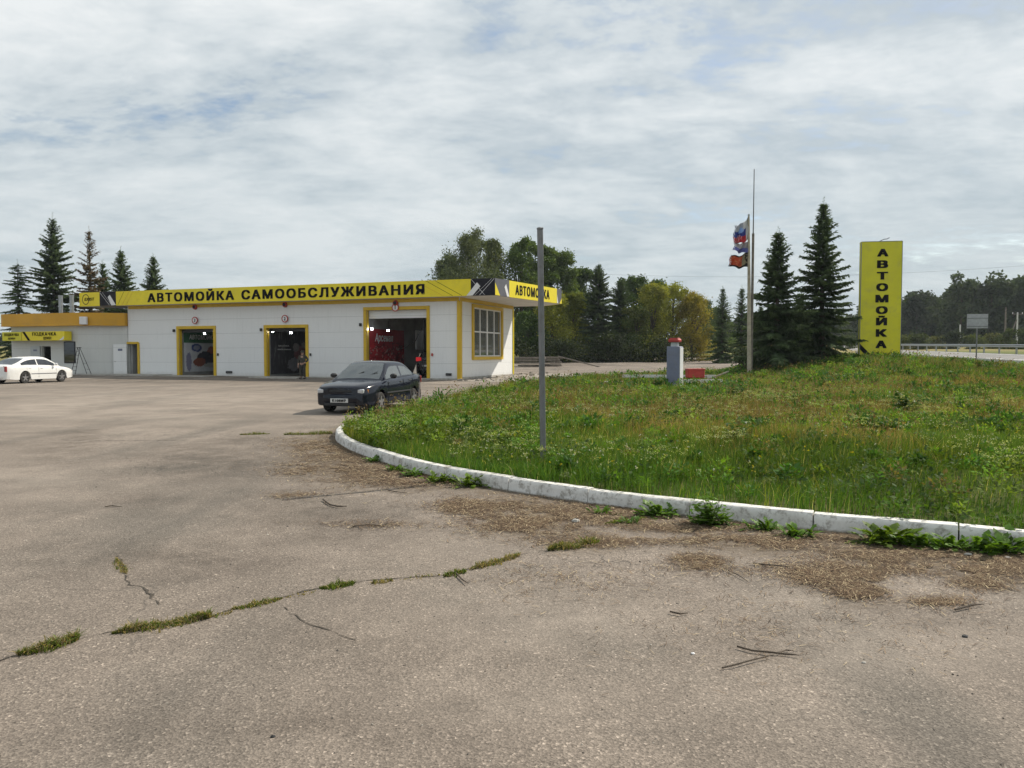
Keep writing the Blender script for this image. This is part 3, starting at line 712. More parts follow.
# front wall with openings (local coordinates of the annex)
def segw(a0,a1,z0,z1,b=-1.5): x.box(((a0+a1)/2+31,b+.1,(z0+z1)/2),(a1-a0,.2,z1-z0))
dA=(-33.0,-32.1,2.15); wA=(-30.75,-29.7,.95,2.45)
segw(-36.1,dA[0],BASE,3.62); segw(dA[0],dA[1],dA[2],3.62); segw(dA[1],wA[0],BASE,3.62); segw(wA[0],wA[1],BASE,wA[2]); segw(wA[0],wA[1],wA[3],3.62)
x.box((wA[1]+31-.0+(-31+.15-wA[1]-.0)/2,-1.4,1.8),(abs(-30.85+30.85)+.02,.2,3.6)) if False else None
cv=[(-29.7,-1.5)]+[(a,b) for a,b in out[::-1]]
vs=[];fs=[]
for i,(a,b) in enumerate(cv): vs+=[(a+31,b,BASE),(a+31,b,3.62)]
for i in range(len(cv)-1): fs.append((2*i,2*i+2,2*i+3,2*i+1))
nn=len(vs)
for i,(a,b) in enumerate(cv): vs+=[(a+31,b+.2,BASE),(a+31,b+.2,3.62)]
for i in range(len(cv)-1): fs.append((nn+2*i,nn+2*i+1,nn+2*i+3,nn+2*i+2))
x.add(vs,fs)
x.box((-36.0+31,2.5,1.76),(.2,7.8,3.72)); x.box((-31.2+31,6.4,1.76),(9.6,.2,3.72))
x.build('wall',M['lowwall'],ax)
x=MB(); x.box((0,2.5,-.02),(10,7.6,.08)); x.build('floor_slab',M['floorw'],ax)
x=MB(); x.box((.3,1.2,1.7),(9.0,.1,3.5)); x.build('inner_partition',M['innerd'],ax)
# roof band swept along a smooth version of the outline
oc=catmull([(-26.32,-.25),(-26.8,-.55),(-27.5,-1.08),(-28.2,-1.52),(-28.9,-1.80),(-29.6,-1.93),(-33,-1.95),(-36.4,-1.95)],.25)
bp=[(a+31,b) for a,b in oc]+[(-36.6+31,-1.9),(-36.6+31,6.9),(-26.32+31,6.9)]
x=MB(); x.prism(bp,3.62,4.54); x.build('roof_band',M['ora'],ax,smooth=True)
x=MB(); x.prism([(-26.4+31,0),(-29.2+31,-1.2),(-31,-1.7+0) if False else (0,-1.7),(-5.7,-1.7),(-5.7,6.7),(4.6,6.7)],4.53,4.56); x.build('roof',M['roof'],ax)
x=MB(); x.box((dA[0]+31-.04,-1.42,1.08),(.07,.12,2.2)); x.box((dA[1]+31+.04,-1.42,1.08),(.07,.12,2.2)); x.build('door_frame',M['greym'],ax)
dl=MB(); dl.rbox((-.46,0,1.08),(.9,.045,2.1),.01); d=dl.build('door',M['greym'],ax); d.location=(dA[0]+31-.06,-1.58,.03); d.rotation_euler=(0,0,R(4))
x=MB(); x.box((-.45,-.028,1.82),(.34,.01,.13)); x.build('door_plate',M['bluegrey'],d)
x=MB(); x.rbox(((wA[0]+wA[1])/2+31,-1.49,(wA[2]+wA[3])/2),(1.12,.08,1.58),.01); wi=x.build('window',M['dark'],ax)
x=MB(); x.box(((wA[0]+wA[1])/2+31,-1.535,(wA[2]+wA[3])/2),(.98,.01,1.44)); x.build('pane',M['cglass'],wi)
# projecting sign box
sx0,sx1=-36.35,-31.85
sg=tag(empty('sign_box',W(-32.0,-2.0,2.55),R(-20)),'yellow sign box about tyre inflation over the annex door','sign')
x=MB(); x.box((0,.1,.34),(4.2,.6,.66)); x.build('box',M['yel'],sg)
lettering('ПОДКАЧКА',.24,2.35,(.15,-.208,.36),0,M['blk'],sg,bold=.03); lettering('ШИН',.2,.75,(.45,-.208,.08),0,M['blk'],sg,bold=.03)
x=MB(); x.plate([(-2.05,-.202,.65),(-1.8,-.202,.65),(-1.25,-.202,.02),(-1.5,-.202,.02)],.006,(0,-1,0)); x.build('stripe',M['blk'],sg)
x=MB(); x.plate([(1.6,-.202,.02),(2.05,-.202,.3),(2.05,-.202,.1),(1.85,-.202,.02)],.006,(0,-1,0)); x.build('stripe',M['whitep'],sg)
# left end of the sign faces the camera side a little: a second small box with its own lettering
sg2=tag(empty('sign_box',W(-35.15,-2.0,2.55),R(-20)),'small yellow sign box at the left end of the annex','sign')
x=MB(); x.box((0,.1,.33),(1.95,.58,.64)); x.build('box',M['yel2'],sg2)  # duller yellow paints in the shade on this end of the sign
lettering('ПОДКАЧКА',.19,1.5,(0,-.198,.36),0,M['blk'],sg2,bold=.03); lettering('ШИН',.15,.7,(0,-.198,.10),0,M['blk'],sg2,bold=.03)
for a,lab in ((-34.5,'left shiny steel flue pipe on the annex roof'),(-33.35,'right shiny steel flue pipe on the annex roof')):
    x=MB(); p=W(a,1.4,4.5); x.tube([(0,0,0),(0,0,1.60)],.15,16); x.tube([(0,0,1.55),(0,0,1.63)],.18,16)
    o=x.build('flue_pipe',M['galv'],smooth=True); o.location=p; tag(o,lab,'flue pipe','flue pipes on the annex roof')
x=MB(); x.rbox((0,0,.30),(.52,.22,.56),.03); o=x.build('wall_box',M['whitep']); o.location=W(-28.45,-1.84,3.66); o.rotation_euler=(0,0,R(-2)); tag(o,'small white box fixed to the orange roof band','fan box')
# concrete apron in front of the buildings
def flat(name,pts,z,mat,zt=.10):
    mb=MB(); mb.prism(pts,z-.2,z); return tag(mb.build(name,mat),kind='structure')
flat('concrete_apron',[W(a,b)[:2] for a,b in ((-36.3,-2.9),(-22.2,-1.8),(-22.2,-.09),(-26.2,-.09),(-28.0,-1.1),(-29.6,-1.55),(-36.3,-1.55))],.15,M['conc'])
for k,(a0,a1) in enumerate(((-22.19,-18.2),(-14.5,-10.8),(-6.9,-1.9))):
    flat('ramp',[W(a,b)[:2] for a,b in ((a0,-1.5),(a1,-1.5),(a1,-.09),(a0,-.09))],.085,M['conc'])
# rubble and worn concrete along the right side wall
def patch(name,P,z,mat,n=60,seed=1,jit=.25):
    pts=catmull(P+[P[0]],.3)[:-1]; pts=pts+rng.uniform(-jit,jit,pts.shape)
    mb=MB(); vs=[(x_,y_,float(base(x_,y_))+z) for x_,y_ in pts]; c=pts.mean(0); vs.append((c[0],c[1],float(base(*c))+z+.01)); k=len(pts)
    mb.add(vs,[(i,(i+1)%k,k) for i in range(k)]); return tag(mb.build(name,mat),kind='structure')
patch('broken_concrete',[W(.4,-2.0)[:2],W(3,-2.2)[:2],W(5.5,1.5)[:2],W(6.5,7)[:2],W(4.2,11.5)[:2],W(1.4,11)[:2],W(.35,6)[:2]],.012,M['rubble'])
V=[];Fc=[]
mb=MB()
for k in range(360):
    a=.3+abs(rng.normal(0,2.4)); b=rng.uniform(-2,12); s=.02+rng.exponential(.035)
    p=W(a,b); z=float(base(p[0],p[1])); Mx=Matrix.Rotation(rng.uniform(0,6),3,'Z')@Matrix.Rotation(rng.uniform(-.4,.4),3,'X')
    mb.box((p[0],p[1],z+s*.2),(s,s*rng.uniform(.6,1.3),s*.6),M=Mx)
tag(mb.build('rubble',M['rubble'],fixn=False),'pale broken concrete chips lying along the side wall of the hall','rubble',kind='stuff')
# step ladder
ld=tag(empty('step_ladder',W(-28.6,-2.15,.14),R(-38)),'dark folding step ladder standing open by the annex corner','ladder')
x=MB()
for s in (-1,1):
    x.tube([(s*.34-.15,-.35,0),(s*.17,0,1.9)],.022,6); 
for k in range(1,7):
    t=k/7; x.box((-.15*(1-t),-.35*(1-t),1.9*t),(.34+.34*(1-t),.09,.025))
x.build('front_ladder',M['black'],ld)
x=MB()
for s in (-1,1): x.tube([(s*.36+.15,.6,0),(s*.17,0,1.9)],.02,6)
x.tube([(-.2+.15,.55,.35),(.2+.15,.55,.35)],.015,6); x.tube([(-.28,.37,.0+.75),(.40,.37,.75)],.012,6); x.build('rear_legs',M['black'],ld)
x=MB(); x.rbox((0,0,1.91),(.4,.22,.04),.01); x.build('top_step',M['black'],ld)
# stack of slabs / sleepers behind the hall
pallets=[(1.6,71.5,0,3.0,'lower stack of grey timber sleepers behind the hall corner'),(3.9,72.5,0,1.6,'short stack of grey timber sleepers right of the long one')]
for (X,Y,_,L,lab) in pallets:
    e=tag(empty('timber_stack',(X,Y,float(base(X,Y))),R(-6)),lab,'timber stack','timber stacks behind the hall')
    for lv in range(4):
        x=MB()
        for r_ in range(3): x.rbox((random.uniform(-.35,.35)*(1+lv*.4),-.5+r_*.48,.12+lv*.23),(L*random.uniform(.5,1.0),.28,random.uniform(.12,.2)),.02,rz=R(random.uniform(-6,6)))
        x.build('sleeper_layer',M['wood2'],e)
x=MB(); x.tube([(0,0,0),(3.8,-1.0,-1.0)],.06,6); o=x.build('leaning_pole',M['wood2']); o.location=(4.3,71.4,1.35+.0); tag(o,'thin pole leaning down from the timber stack','pole')

# ------------------------------------------------------------------ street furniture
x0,y0=.425,10.4
zb=float(vz(x0,y0))-.1
x=MB(); x.rbox((0,0,1.62),(.066,.066,3.24),.010)
pst=tag(empty('steel_post',(x0,y0,zb),R(28)),'bare grey square steel post standing alone in the grass behind the kerb','post'); 
o=x.build('shaft',M['galvd'],pst); x=MB(); x.rbox((0,0,3.25),(.070,.070,.03),.006); x.build('cap',M['galvd'],pst)
pst.rotation_euler=(R(.0),R(-1.0),R(28))
# yellow pylon sign
S0=at=(20.05,42.0); zg=1.30
py_=tag(empty('pylon_sign',(20.0,42.0,zg-.33),R(-10)),'tall yellow pylon sign with vertical black letters on the grass mound','sign')
wd,ht=2.10,6.72
x=MB(); x.rbox((0,0,ht/2),(wd,.34,ht),.02); x.build('panel',M['yel2'],py_)
x=MB()
for s in (-1,1): x.box((s*(wd/2-.012),-.176,ht/2),(.024,.014,ht-.04))
x.box((0,-.176,ht-.014),(wd-.06,.014,.024)); x.build('edge_strip',M['bluegrey'],py_)
word='АВТОМОЙКА'; step=.618; z=ht-.80
for ch in word:
    lettering(ch,.40,{'М':.66,'О':.60}.get(ch,.56),(.05,-.178,z-.03),0,M['blk'],py_,bold=.065,name='letter'); z-=step
x=MB(); x.plate([(-wd/2+.03,-.172,1.18),(-wd/2+.03,-.172,.88),(-.38,-.172,.15),(-.18,-.172,.30)],.006,(0,-1,0)); x.build('stripe',M['blk'],py_)
x=MB(); x.tube([(-.1,0,ht),(.15,0,ht+.12),(.30,0,ht+.13),(.42,0,ht+.2)],.02,6); x.build('lamp_bracket',M['black'],py_)
# grey service column with red cap
kx,ky=6.55,31.0; kz=float(vz(kx,ky))-.05
sc=tag(empty('service_column',(kx,ky,kz),R(-33)),'blue grey metal column with red cap standing in the grass','service column')
x=MB(); x.rbox((0,0,.86),(.54,.40,1.72),.02); x.build('cabinet',M['bluegrey'],sc)
x=MB(); x.rbox((.282,0,.86),(.02,.35,1.62),.005); x.build('sunlit_side',M['whitep'],sc)  # white plate paints the column's sunlit right face brighter
x=MB(); x.rbox((.0,0,1.80),(.26,.24,.18),.01); x.build('neck',M['greym'],sc)
x=MB(); x.rbox((0,0,1.95),(.44,.38,.13),.03); x.rbox((0,0,2.03),(.36,.30,.06),.02); x.build('cap',M['red'],sc)
# white steel rails lying on short feet, red box
def rail(P0,P1,lab,h=.28):
    e=tag(empty('steel_rail',(P0[0],P0[1],float(vz(*P0)))),lab,'rail','white steel rails beside the service column')
    d=Vector((P1[0]-P0[0],P1[1]-P0[1],float(vz(*P1))-float(vz(*P0)))); 
    x=MB(); x.box((0,0,0),(d.length,.14,.12)); b=x.build('beam',M['wmetal'],e); b.location=Vector((d.x/2,d.y/2,d.z/2+h)); b.rotation_euler=(0,-math.atan2(d.z,math.hypot(d.x,d.y)),math.atan2(d.y,d.x))
    for t in (.08,.5,.92):
        x=MB(); x.rbox((d.x*t,d.y*t,d.z*t+h/2-.08),(.08,.08,h+.02),.01); x.build('foot',M['wmetal'],e)
rail((5.0,34.8),(8.9,33.6),'white steel rail running behind the service column',.36)
rail((7.0,32.0),(8.7,31.8),'lower white steel rail right of the service column',.24)
x=MB(); x.rbox((0,0,.12),(1.1,.35,.16),.02); o=x.build('concrete_block',M['conc']); o.location=(4.4,33.8,float(vz(4.4,33.8))-.05); tag(o,'flat pale slab lying in grass left of the service column','slab')
rb=tag(empty('red_box',(7.75,32.6,float(vz(7.75,32.6))-.1),R(8)),'red metal box mounted on the rail end by the service column','metal box')
x=MB(); x.rbox((0,0,.62),(.74,.36,.36),.03); x.build('body',M['red'],rb); x=MB(); x.rbox((0,0,.81),(.78,.40,.05),.015); x.build('lid',M['red'],rb)
for s in (-.25,.25):
    x=MB(); x.box((s,0,.2),(.06,.06,.5)); x.build('leg',M['dark'],rb)
x=MB(); x.tube([(0,0,0),(1.0,.2,.35)],.035,8); o=x.build('wooden_stake',M['wood']); o.location=(8.2,32.5,float(vz(8.2,32.5))+.25); tag(o,'short pale stake sticking up right of the red box','stake')
# flag poles
fx,fy=12.35,40.0; fz=float(vz(fx,fy))-.15
fp=tag(empty('flagpole',(fx-.02,fy,fz)),'thick pale wooden flagpole carrying the ragged flags','flagpole')
x=MB(); x.tube([(0,0,0),(-.06,0,4.3),(-.13,0,8.35)],[.12,.09,.05],12); x.build('shaft',M['wood3'],fp,smooth=True)
x=MB(); x.lathe([(0,.09),(.05,.06),(.06,0),(.03,-.05)],'z',(-.13,0,8.4),10); x.build('finial',M['greym'],fp,smooth=True)
mp=tag(empty('mast',(fx+.12,fy+.15,fz)),'slender dark mast taller than the flagpole beside it','mast')
x=MB(); x.tube([(0,0,0),(.02,0,7.5)],[.07,.065],10); x.build('lower_tube',M['wood2'],mp,smooth=True)
x=MB(); x.tube([(.02,0,7.4),(.03,0,10.8)],[.035,.022],8); x.build('upper_tube',M['galvd'],mp,smooth=True)
def flag(z1,wd,hh,sl,fn,lab,seed,top=0.0):
    nx,nz=36,24; V=[];C=[]
    for j in range(nz+1):
        for i in range(nx+1):
            u=i/nx;v=j/nz
            sh=hh*(1-.25*u); X=-u*wd*(1-.10*v); dr=-sl*u-.12*math.sin(u*3.0)
            Y=.13*math.sin(u*9+seed+v*1.5)*u**.6+.05*math.sin(u*17+v*6+seed); 
            V.append((X+.03*math.sin(v*7+seed)*u,Y,z1-(1-v)*sh+dr+.04*math.sin(u*11+seed))); C.append(fn(u,v))
    Fs=[];
    for j in range(nz):
        for i in range(nx):
            if i>=nx-4 and ((j*7+i*3+seed)%5==0): continue
            q=j*(nx+1)+i; Fs.append((q,q+1,q+nx+2,q+nx+1))
    o=link('flag',np_mesh('flag',V,Fs,C,[M['cloth']],True)); o.location=(fx-.17,fy,fz)
    md=o.modifiers.new('thick','SOLIDIFY'); md.thickness=.004
    tag(o,lab,'flag','ragged flags on the wooden pole')
wht,blu,rd=(.62,.62,.62),(.05,.07,.30),(.48,.04,.05)
def f1(u,v):
    if v>.66: c=wht if u<.35 else (.45,.47,.52)
    elif v>.33: c=blu
    else: c=rd
    if u<.16: c=wht
    if (u-.5)**2/.03+(v-.62)**2/.02<1: c=(.35,.50,.75)
    if (u-.6)**2/.03+(v-.25)**2/.03<1 and int(u*30+v*8)%3==0: c=(.75,.55,.55)
    return c
def f2(u,v): return (.40,.38,.40) if v>.45 else (.16,.17,.42)
def f3(u,v):
    n=n2(u,v,.8,41)
    if v<.13 or (u<.14 and n<.55) or (v>.9 and n<.6): return (.035,.03,.03)
    if u<.32: return (.33,.29,.20)
    return (.50,.09,.04) if n>.42 else (.52,.22,.10)
flag(8.32,.80,1.15,.42,f1,'tattered white blue and red flag topmost on the wooden pole',2)
flag(7.12,.74,.56,.06,f2,'faded grey and blue flag, second one down the pole',4)
flag(6.52,1.0,.74,.10,f3,'orange, red and black flag, lowest on the pole',6)
# road side furniture
sx_,sy_=28.9,47.6; sz=float(gz(sx_,sy_))
rs=tag(empty('road_sign',(sx_-.2,sy_,sz),R(-14)),'grey back of a road sign on one thin post by the highway','road sign')
x=MB(); x.tube([(0,.05,0),(0,.05,3.45)],.04,8); x.build('post',M['galvd'],rs,smooth=True)
x=MB(); x.rbox((0,0,3.02),(1.17,.03,.88),.006); x.build('panel',M['galv'],rs)
x=MB()
for z in (2.7,3.2): x.box((0,-.028,z),(1.13,.02,.05))
x.build('stiffener',M['galvd'],rs)
def guardrail(off,y0,y1,lab,side,st=4.0,hgt=.62):
    e=tag(empty('guardrail',(0,0,0)),lab,'guardrail'); ys=np.arange(y0,y1,st)
    P=[]
    for y in ys:
        n_,f_=roadx(y); zn_,zf_=roadz(y); X=(n_-off) if side<0 else (f_+off); P.append((float(X),float(y),float(zn_ if side<0 else zf_)))
    s=-1 if side<0 else 1
    prof=[(.0,.0),(.05,.05),(.0,.10),(.0,.15),(.05,.21),(.0,.27),(-.01,.27),(-.01,.0)]
    vs=[];m=len(prof)
    for p in P: vs+=[(p[0]-s*a,p[1],p[2]+hgt-.30+z) for a,z in prof]
    fs=[(i*m+j,i*m+(j+1)%m,(i+1)*m+(j+1)%m,(i+1)*m+j) for i in range(len(P)-1) for j in range(m)]
    x=MB(); x.add(vs,fs); x.build('rail',M['wmetal'] if side<0 else M['galv'],e)
    for p in P:
        x=MB(); x.box((p[0]+s*.07,p[1],p[2]+hgt/2-.35),(.10,.12,hgt+.5)); x.build('post',M['wmetal'] if side<0 else M['galv'],e)
guardrail(.35,28,120,'low pale guardrail along the near side of the highway',-1,3.6,.46)
guardrail(.5,34,150,'grey guardrail along the far side of the highway',1,4.0,.85)
def upole(X,Y,h,lab,brace=True,mat='wmetal'):
    z=float(gz(X,Y)); e=tag(empty('utility_pole',(X,Y,z)),lab,'utility pole')
    x=MB(); x.tube([(0,0,-.3),(0,0,h)],[.17,.11],8); x.build('shaft',M[mat],e,smooth=True)
    if brace:
        x=MB(); x.tube([(-2.0,0,-.3),(-.1,0,h*.8)],.10,8); x.build('brace',M['wood2'],e)
        x=MB(); x.box((0,0,h-.3),(1.8,.1,.1)); x.build('crossarm',M['wood2'],e)
        for s in (-.8,0,.8):
            x=MB(); x.lathe([(0,.25),(.06,.2),(.05,.1),(.08,.05),(.03,0)],'z',(s,0,h-.25),8); x.build('insulator',M['whitep'],e)
upole(83.8,128,6.0,'pale braced utility pole before the dark wood at the right edge')
upole(81.2,127,6.8,'darker pole left of the pale braced utility pole',False,'wood2')
upole(75.5,130,4.0,'short thin pole by the bushes behind the road sign',False)
# overhead wire
x=MB(); pts=[]
for k in range(25):
    t=k/24; pts.append((4+61*t,60-12*t,7.9+3.5*t-4*t*(1-t)*2.0))
x.tube(pts,.005,5); tag(x.build('overhead_wire',M['black']),'thin overhead wire sagging across the sky behind the sign','wire')
# house with red roof far behind on the left
hx,hy=-99.5,139.0; hz=float(base(hx,hy))-.9
ho=tag(empty('country_house',(hx,hy,hz),R(20)),'distant small house with red roof beyond the yellow field','house')
x=MB(); x.box((0,0,1.5),(9,8,3.4)); x.build('wall',M['conc'],ho)
x=MB(); x.add([(-5,-4.6,3.1),(5,-4.6,3.1),(5,4.6,3.1),(-5,4.6,3.1),(-5,0,6.0),(5,0,6.0)],[(0,1,5,4),(2,3,4,5),(0,4,3),(1,2,5),(0,3,2,1)]); x.build('roof',M['red'],ho)
for s in (-2,2):
    x=MB(); x.box((s,-4.02,1.8),(1.3,.08,1.2)); x.build('window',M['dark'],ho)
# ------------------------------------------------------------------ vegetation
def kites(P,D,L,Wd,cols,side=None):
    """one four-cornered leaf or needle spray per row: foot P, direction D (unit), length L, width Wd"""
    n=len(P); rnd=rng.normal(size=(n,3)) if side is None else side
    S=np.cross(D,rnd); S/=np.linalg.norm(S,axis=1,keepdims=True)+1e-9
    L=np.asarray(L).reshape(-1,1)*np.ones((n,1)); Wd=np.asarray(Wd).reshape(-1,1)*np.ones((n,1))
    mid=P+D*L*.45
    V=np.stack([P,mid+S*Wd*.5,P+D*L,mid-S*Wd*.5],1).reshape(-1,3)
    Fc=np.arange(4*n).reshape(-1,4); C=np.repeat(cols,4,axis=0)
    return V,Fc,C
def crown_obj(name,V,Fc,C,mat,parent): return link(name,np_mesh(name,V,Fc,C,[mat]),parent)
def unit(a): return a/(np.linalg.norm(a,axis=1,keepdims=True)+1e-9)

def spruce(X,Y,h,r,seed,label,col=(.028,.046,.020),tip=(.060,.085,.034),z0=.03,gap=.0,power=.85,dens=1.0,brown=0.0,lean=0.0,group='spruces',base_z=None,top_el=42,low_el=-12):
    col=tuple(c*1.8 for c in col); tip=tuple(c*2.1 for c in tip)
    g=np.random.default_rng(seed); z=float(gz(X,Y))-.1 if base_z is None else base_z
    e=tag(empty('spruce_tree',(X,Y,z)),label,'spruce tree',group)
    x=MB(); x.tube([(0,0,0),(lean*h*.5,0,h*.5),(lean*h,0,h*.995)],[h*.018+.04,h*.011+.02,.012],8); x.build('trunk',M['bark'],e,smooth=True)
    PP=[];DD=[];LL=[];WW=[];CC=[]
    zz=z0*h; bm=MB()
    while zz<h*.985:
        t=zz/h; nb=int(g.integers(4,8)); a0=g.uniform(0,6.28)
        for k in range(nb):
            if g.random()<(gap+.10)*(.4+t): continue
            az=a0+k*6.283/nb+g.uniform(-.35,.35)
            L=r*(1-t)**power*g.uniform(.50,1.22)*(1 if t>.12 else .75+t*2)+.10
            el=R(low_el+(top_el-low_el)*t**1.6+g.uniform(-9,9))
            n=max(4,int(L/.075*dens)); s=np.linspace(.06,1,n)
            dr=np.array([math.cos(az),math.sin(az),0]); sag=-.22*L*(1-t)
            px=lean*zz+dr[0]*s*L*math.cos(el); py=dr[1]*s*L*math.cos(el); pz=zz+s*L*math.sin(el)+sag*s**1.5*(1-.75*s)*1.6
            P=np.column_stack([px,py,pz]); T=unit(np.gradient(P,axis=0))
            sd=np.cross(T,[0,0,1.0]); sd=unit(sd)
            tl=np.clip(.42*L*(1.05-s)**.75,.09,.62)*g.uniform(.7,1.2,n)
            cb=np.array(col)*(g.uniform(.6,1.5)); 
            for sg in (-1,1,-1,1,0,-1,1):
                w=.85 if sg else 0
                d=unit(T*g.uniform(.45,.75,(n,1))+sd*sg*w+np.array([0,0,-1])*g.uniform(.0,.75,(n,1))+g.normal(0,.13,(n,3)))
                l2=tl*g.uniform(.5,1.1,n) if sg else np.full(n,.20)
                c=cb*(1-s[:,None])+np.array(tip)*s[:,None]*.8+cb*s[:,None]*.2
                c=c*g.uniform(.75,1.25,(n,1))
                if brown>0:
                    m=(g.random(n)<brown*(1.0 if t>.25 else .4)); c[m]=np.array((.15,.085,.045))*g.uniform(.6,1.2,(m.sum(),1))
                PP.append(P+g.normal(0,.02,(n,3)));DD.append(d);LL.append(l2);WW.append(np.full(n,.050+.018*L)*g.uniform(.7,1.3,n)*(1 if r<2.6 else 1.25));CC.append(c)
        zz+=max(.10,.26*(1-t)+.09)*(1.15 if gap>.2 else 1)*g.uniform(.8,1.2)*(h/9)**.5
    # leader shoot
    n=26; P=np.column_stack([np.full(n,lean*h),np.zeros(n),np.linspace(h*.93,h*1.03,n)]); d=unit(np.column_stack([g.normal(0,.6,n),g.normal(0,.6,n),np.full(n,.9)]))
    PP.append(P);DD.append(d);LL.append(np.full(n,.18));WW.append(np.full(n,.03));CC.append(np.tile(tip,(n,1)))
    V,Fc,C=kites(np.vstack(PP),np.vstack(DD),np.concatenate(LL),np.concatenate(WW),np.vstack(CC))
    crown_obj('crown',V,Fc,C,M['needle'],e)
    return e

def broadleaf(X,Y,h,w,seed,label,col,col2,nleaf=9000,leaf=.24,low=.12,nl=34,kind='broadleaf_tree',cat='tree',hang=.0,group=None,trunkmat='bark',shape='oval',z=None,top=.0):
    g=np.random.default_rng(seed); z=float(base(min(X,20),Y) if X<40 else gz(X,Y))-.1 if z is None else z
    e=tag(empty(kind,(X,Y,z)),label,cat,group)
    x=MB(); tr=h*.016+.05
    if kind!='shrub' : x.tube([(0,0,0),(g.normal(0,.1),g.normal(0,.1),h*.4),(g.normal(0,.2),0,h*.82)],[tr,tr*.75,tr*.25],8)
    lob=[]
    for k in range(nl):
        t=g.uniform(0,1)**.9; zz=h*(low+(0.96-low)*t)
        if shape=='oval': rad=.5*w*math.sin(math.pi*min(1,(.18+.80*t)))**.65
        elif shape=='cone': rad=.5*w*(1-t)**.7+.25
        else: rad=.5*w*(1-max(0,t-.45)**1.6*1.6)**.9
        a=g.uniform(0,6.283); q=rad*g.uniform(.15,.80); lr=w*g.uniform(.13,.24)*(1.2 if hang else 1)*(1.15-.45*t)
        c=np.array([q*math.cos(a),q*math.sin(a),min(zz,h-lr*.7)]); lob.append((c,lr,g.uniform(.55,1.4)))
        if k<14: x.tube([(0,0,max(.3,c[2]*.45)),tuple(c*np.array([.5,.5,.78])),tuple(c)],[tr*.45,tr*.28,tr*.08],5)
    for k in range(8): lob.append((np.array([g.normal(0,w*.10),g.normal(0,w*.10),h-w*g.uniform(.05,.22)]),w*.085,1.0))
    x.build('trunk',M[trunkmat],e,smooth=True)
    per=max(20,int(nleaf/len(lob))); P=[];C=[]
    for c,lr,br in lob:
        d=unit(g.normal(size=(per,3))); rr=lr*(g.uniform(0,1,per)**.5)*(.75+.35*np.abs(g.normal(0,1,per)))
        p=c+d*rr[:,None]*np.array([1,1,.82]); 
        if hang: p[:,2]-=g.exponential(hang,per)*.5
        cc=np.array(col)*(1-0)+0; mixf=np.clip(g.normal(.5,.25)+g.normal(0,.22,per),0,1)[:,None]
        c3=(np.array(col)*(1-mixf)+np.array(col2)*mixf)*br**.5*g.uniform(.7,1.3,(per,1)); P.append(p);C.append(c3)
    # stray sprays that break up the outline
    P=np.vstack(P);C=np.vstack(C); P[:,2]=np.maximum(P[:,2],.15); n=len(P)
    D=unit(g.normal(size=(n,3))+np.array([0,0,-.9 if hang else -.2]))
    V,Fc,C=kites(P,D,leaf*g.uniform(.6,1.4,n),leaf*(.45 if hang else .7)*g.uniform(.7,1.3,n),C)
    crown_obj('crown',V,Fc,C,M['leaf'],e); return e

def PX(px,D): return (px-512)/F*D
gb='spruces behind the annex'
spruce(PX(20,74),74,9.9,2.1,11,'sparse spruce with tiered drooping boughs at the far left',gap=.25,power=.45,group=gb,z0=.1,top_el=5,low_el=-20,dens=.9)
spruce(PX(56,75),75,14.4,4.2,12,'tallest dark spruce behind the annex',group=gb,z0=.05,dens=.9)
spruce(PX(92,74),74,13.0,3.3,13,'browning half bare spruce behind the annex and flue pipes',group=gb,gap=.35,brown=.38,col=(.05,.05,.026),tip=(.11,.08,.045),dens=.75)
spruce(PX(123,73),73,11.0,3.3,14,'dark spruce just left of the hall roof',group=gb)
spruce(PX(155,72),72,10.3,2.9,15,'smaller spruce rising above the left end of the yellow sign band',group=gb)
spruce(PX(105,80),80,10.5,3.0,16,'low spruce filling the gap behind the browning one',group=gb,gap=.15)
gs='spruces by the flagpole'
spruce(PX(776.5,41.5),41.5,7.75,2.5,21,'left of the two big spruces, with a thin bare leader, right of the flagpole',group=gs,power=.80,gap=.05,dens=1.5,z0=.0)
spruce(PX(821,42.6),42.6,9.05,2.3,22,'right and taller of the two big spruces by the yellow sign',group=gs,power=.80,gap=-.08,dens=1.5,z0=.0)
spruce(PX(800,44.5),44.5,4.4,2.0,23,'low spruce squeezed between the two big ones',group=gs,z0=0)
spruce(PX(722,82),82,7.9,2.1,24,'small dark spruce standing alone left of the flagpole',group=gs,z0=.02,base_z=float(base(10,82)),dens=.9)
spruce(PX(741,84),84,8.1,1.9,25,'narrow spruce directly behind the flagpole',group=gs,base_z=float(base(10,84)),dens=.9)
spruce(PX(760,92),92,6.4,2.2,26,'small spruce behind the left big spruce',group=gs,base_z=float(base(10,92)))
gt='trees behind the hall'
G1,G2=(.065,.105,.024),(.115,.160,.042); DK,DK2=(.040,.070,.018),(.075,.112,.030); YL,YL2=(.145,.165,.020),(.26,.255,.035); OR,OR2=(.17,.155,.024),(.26,.205,.035)
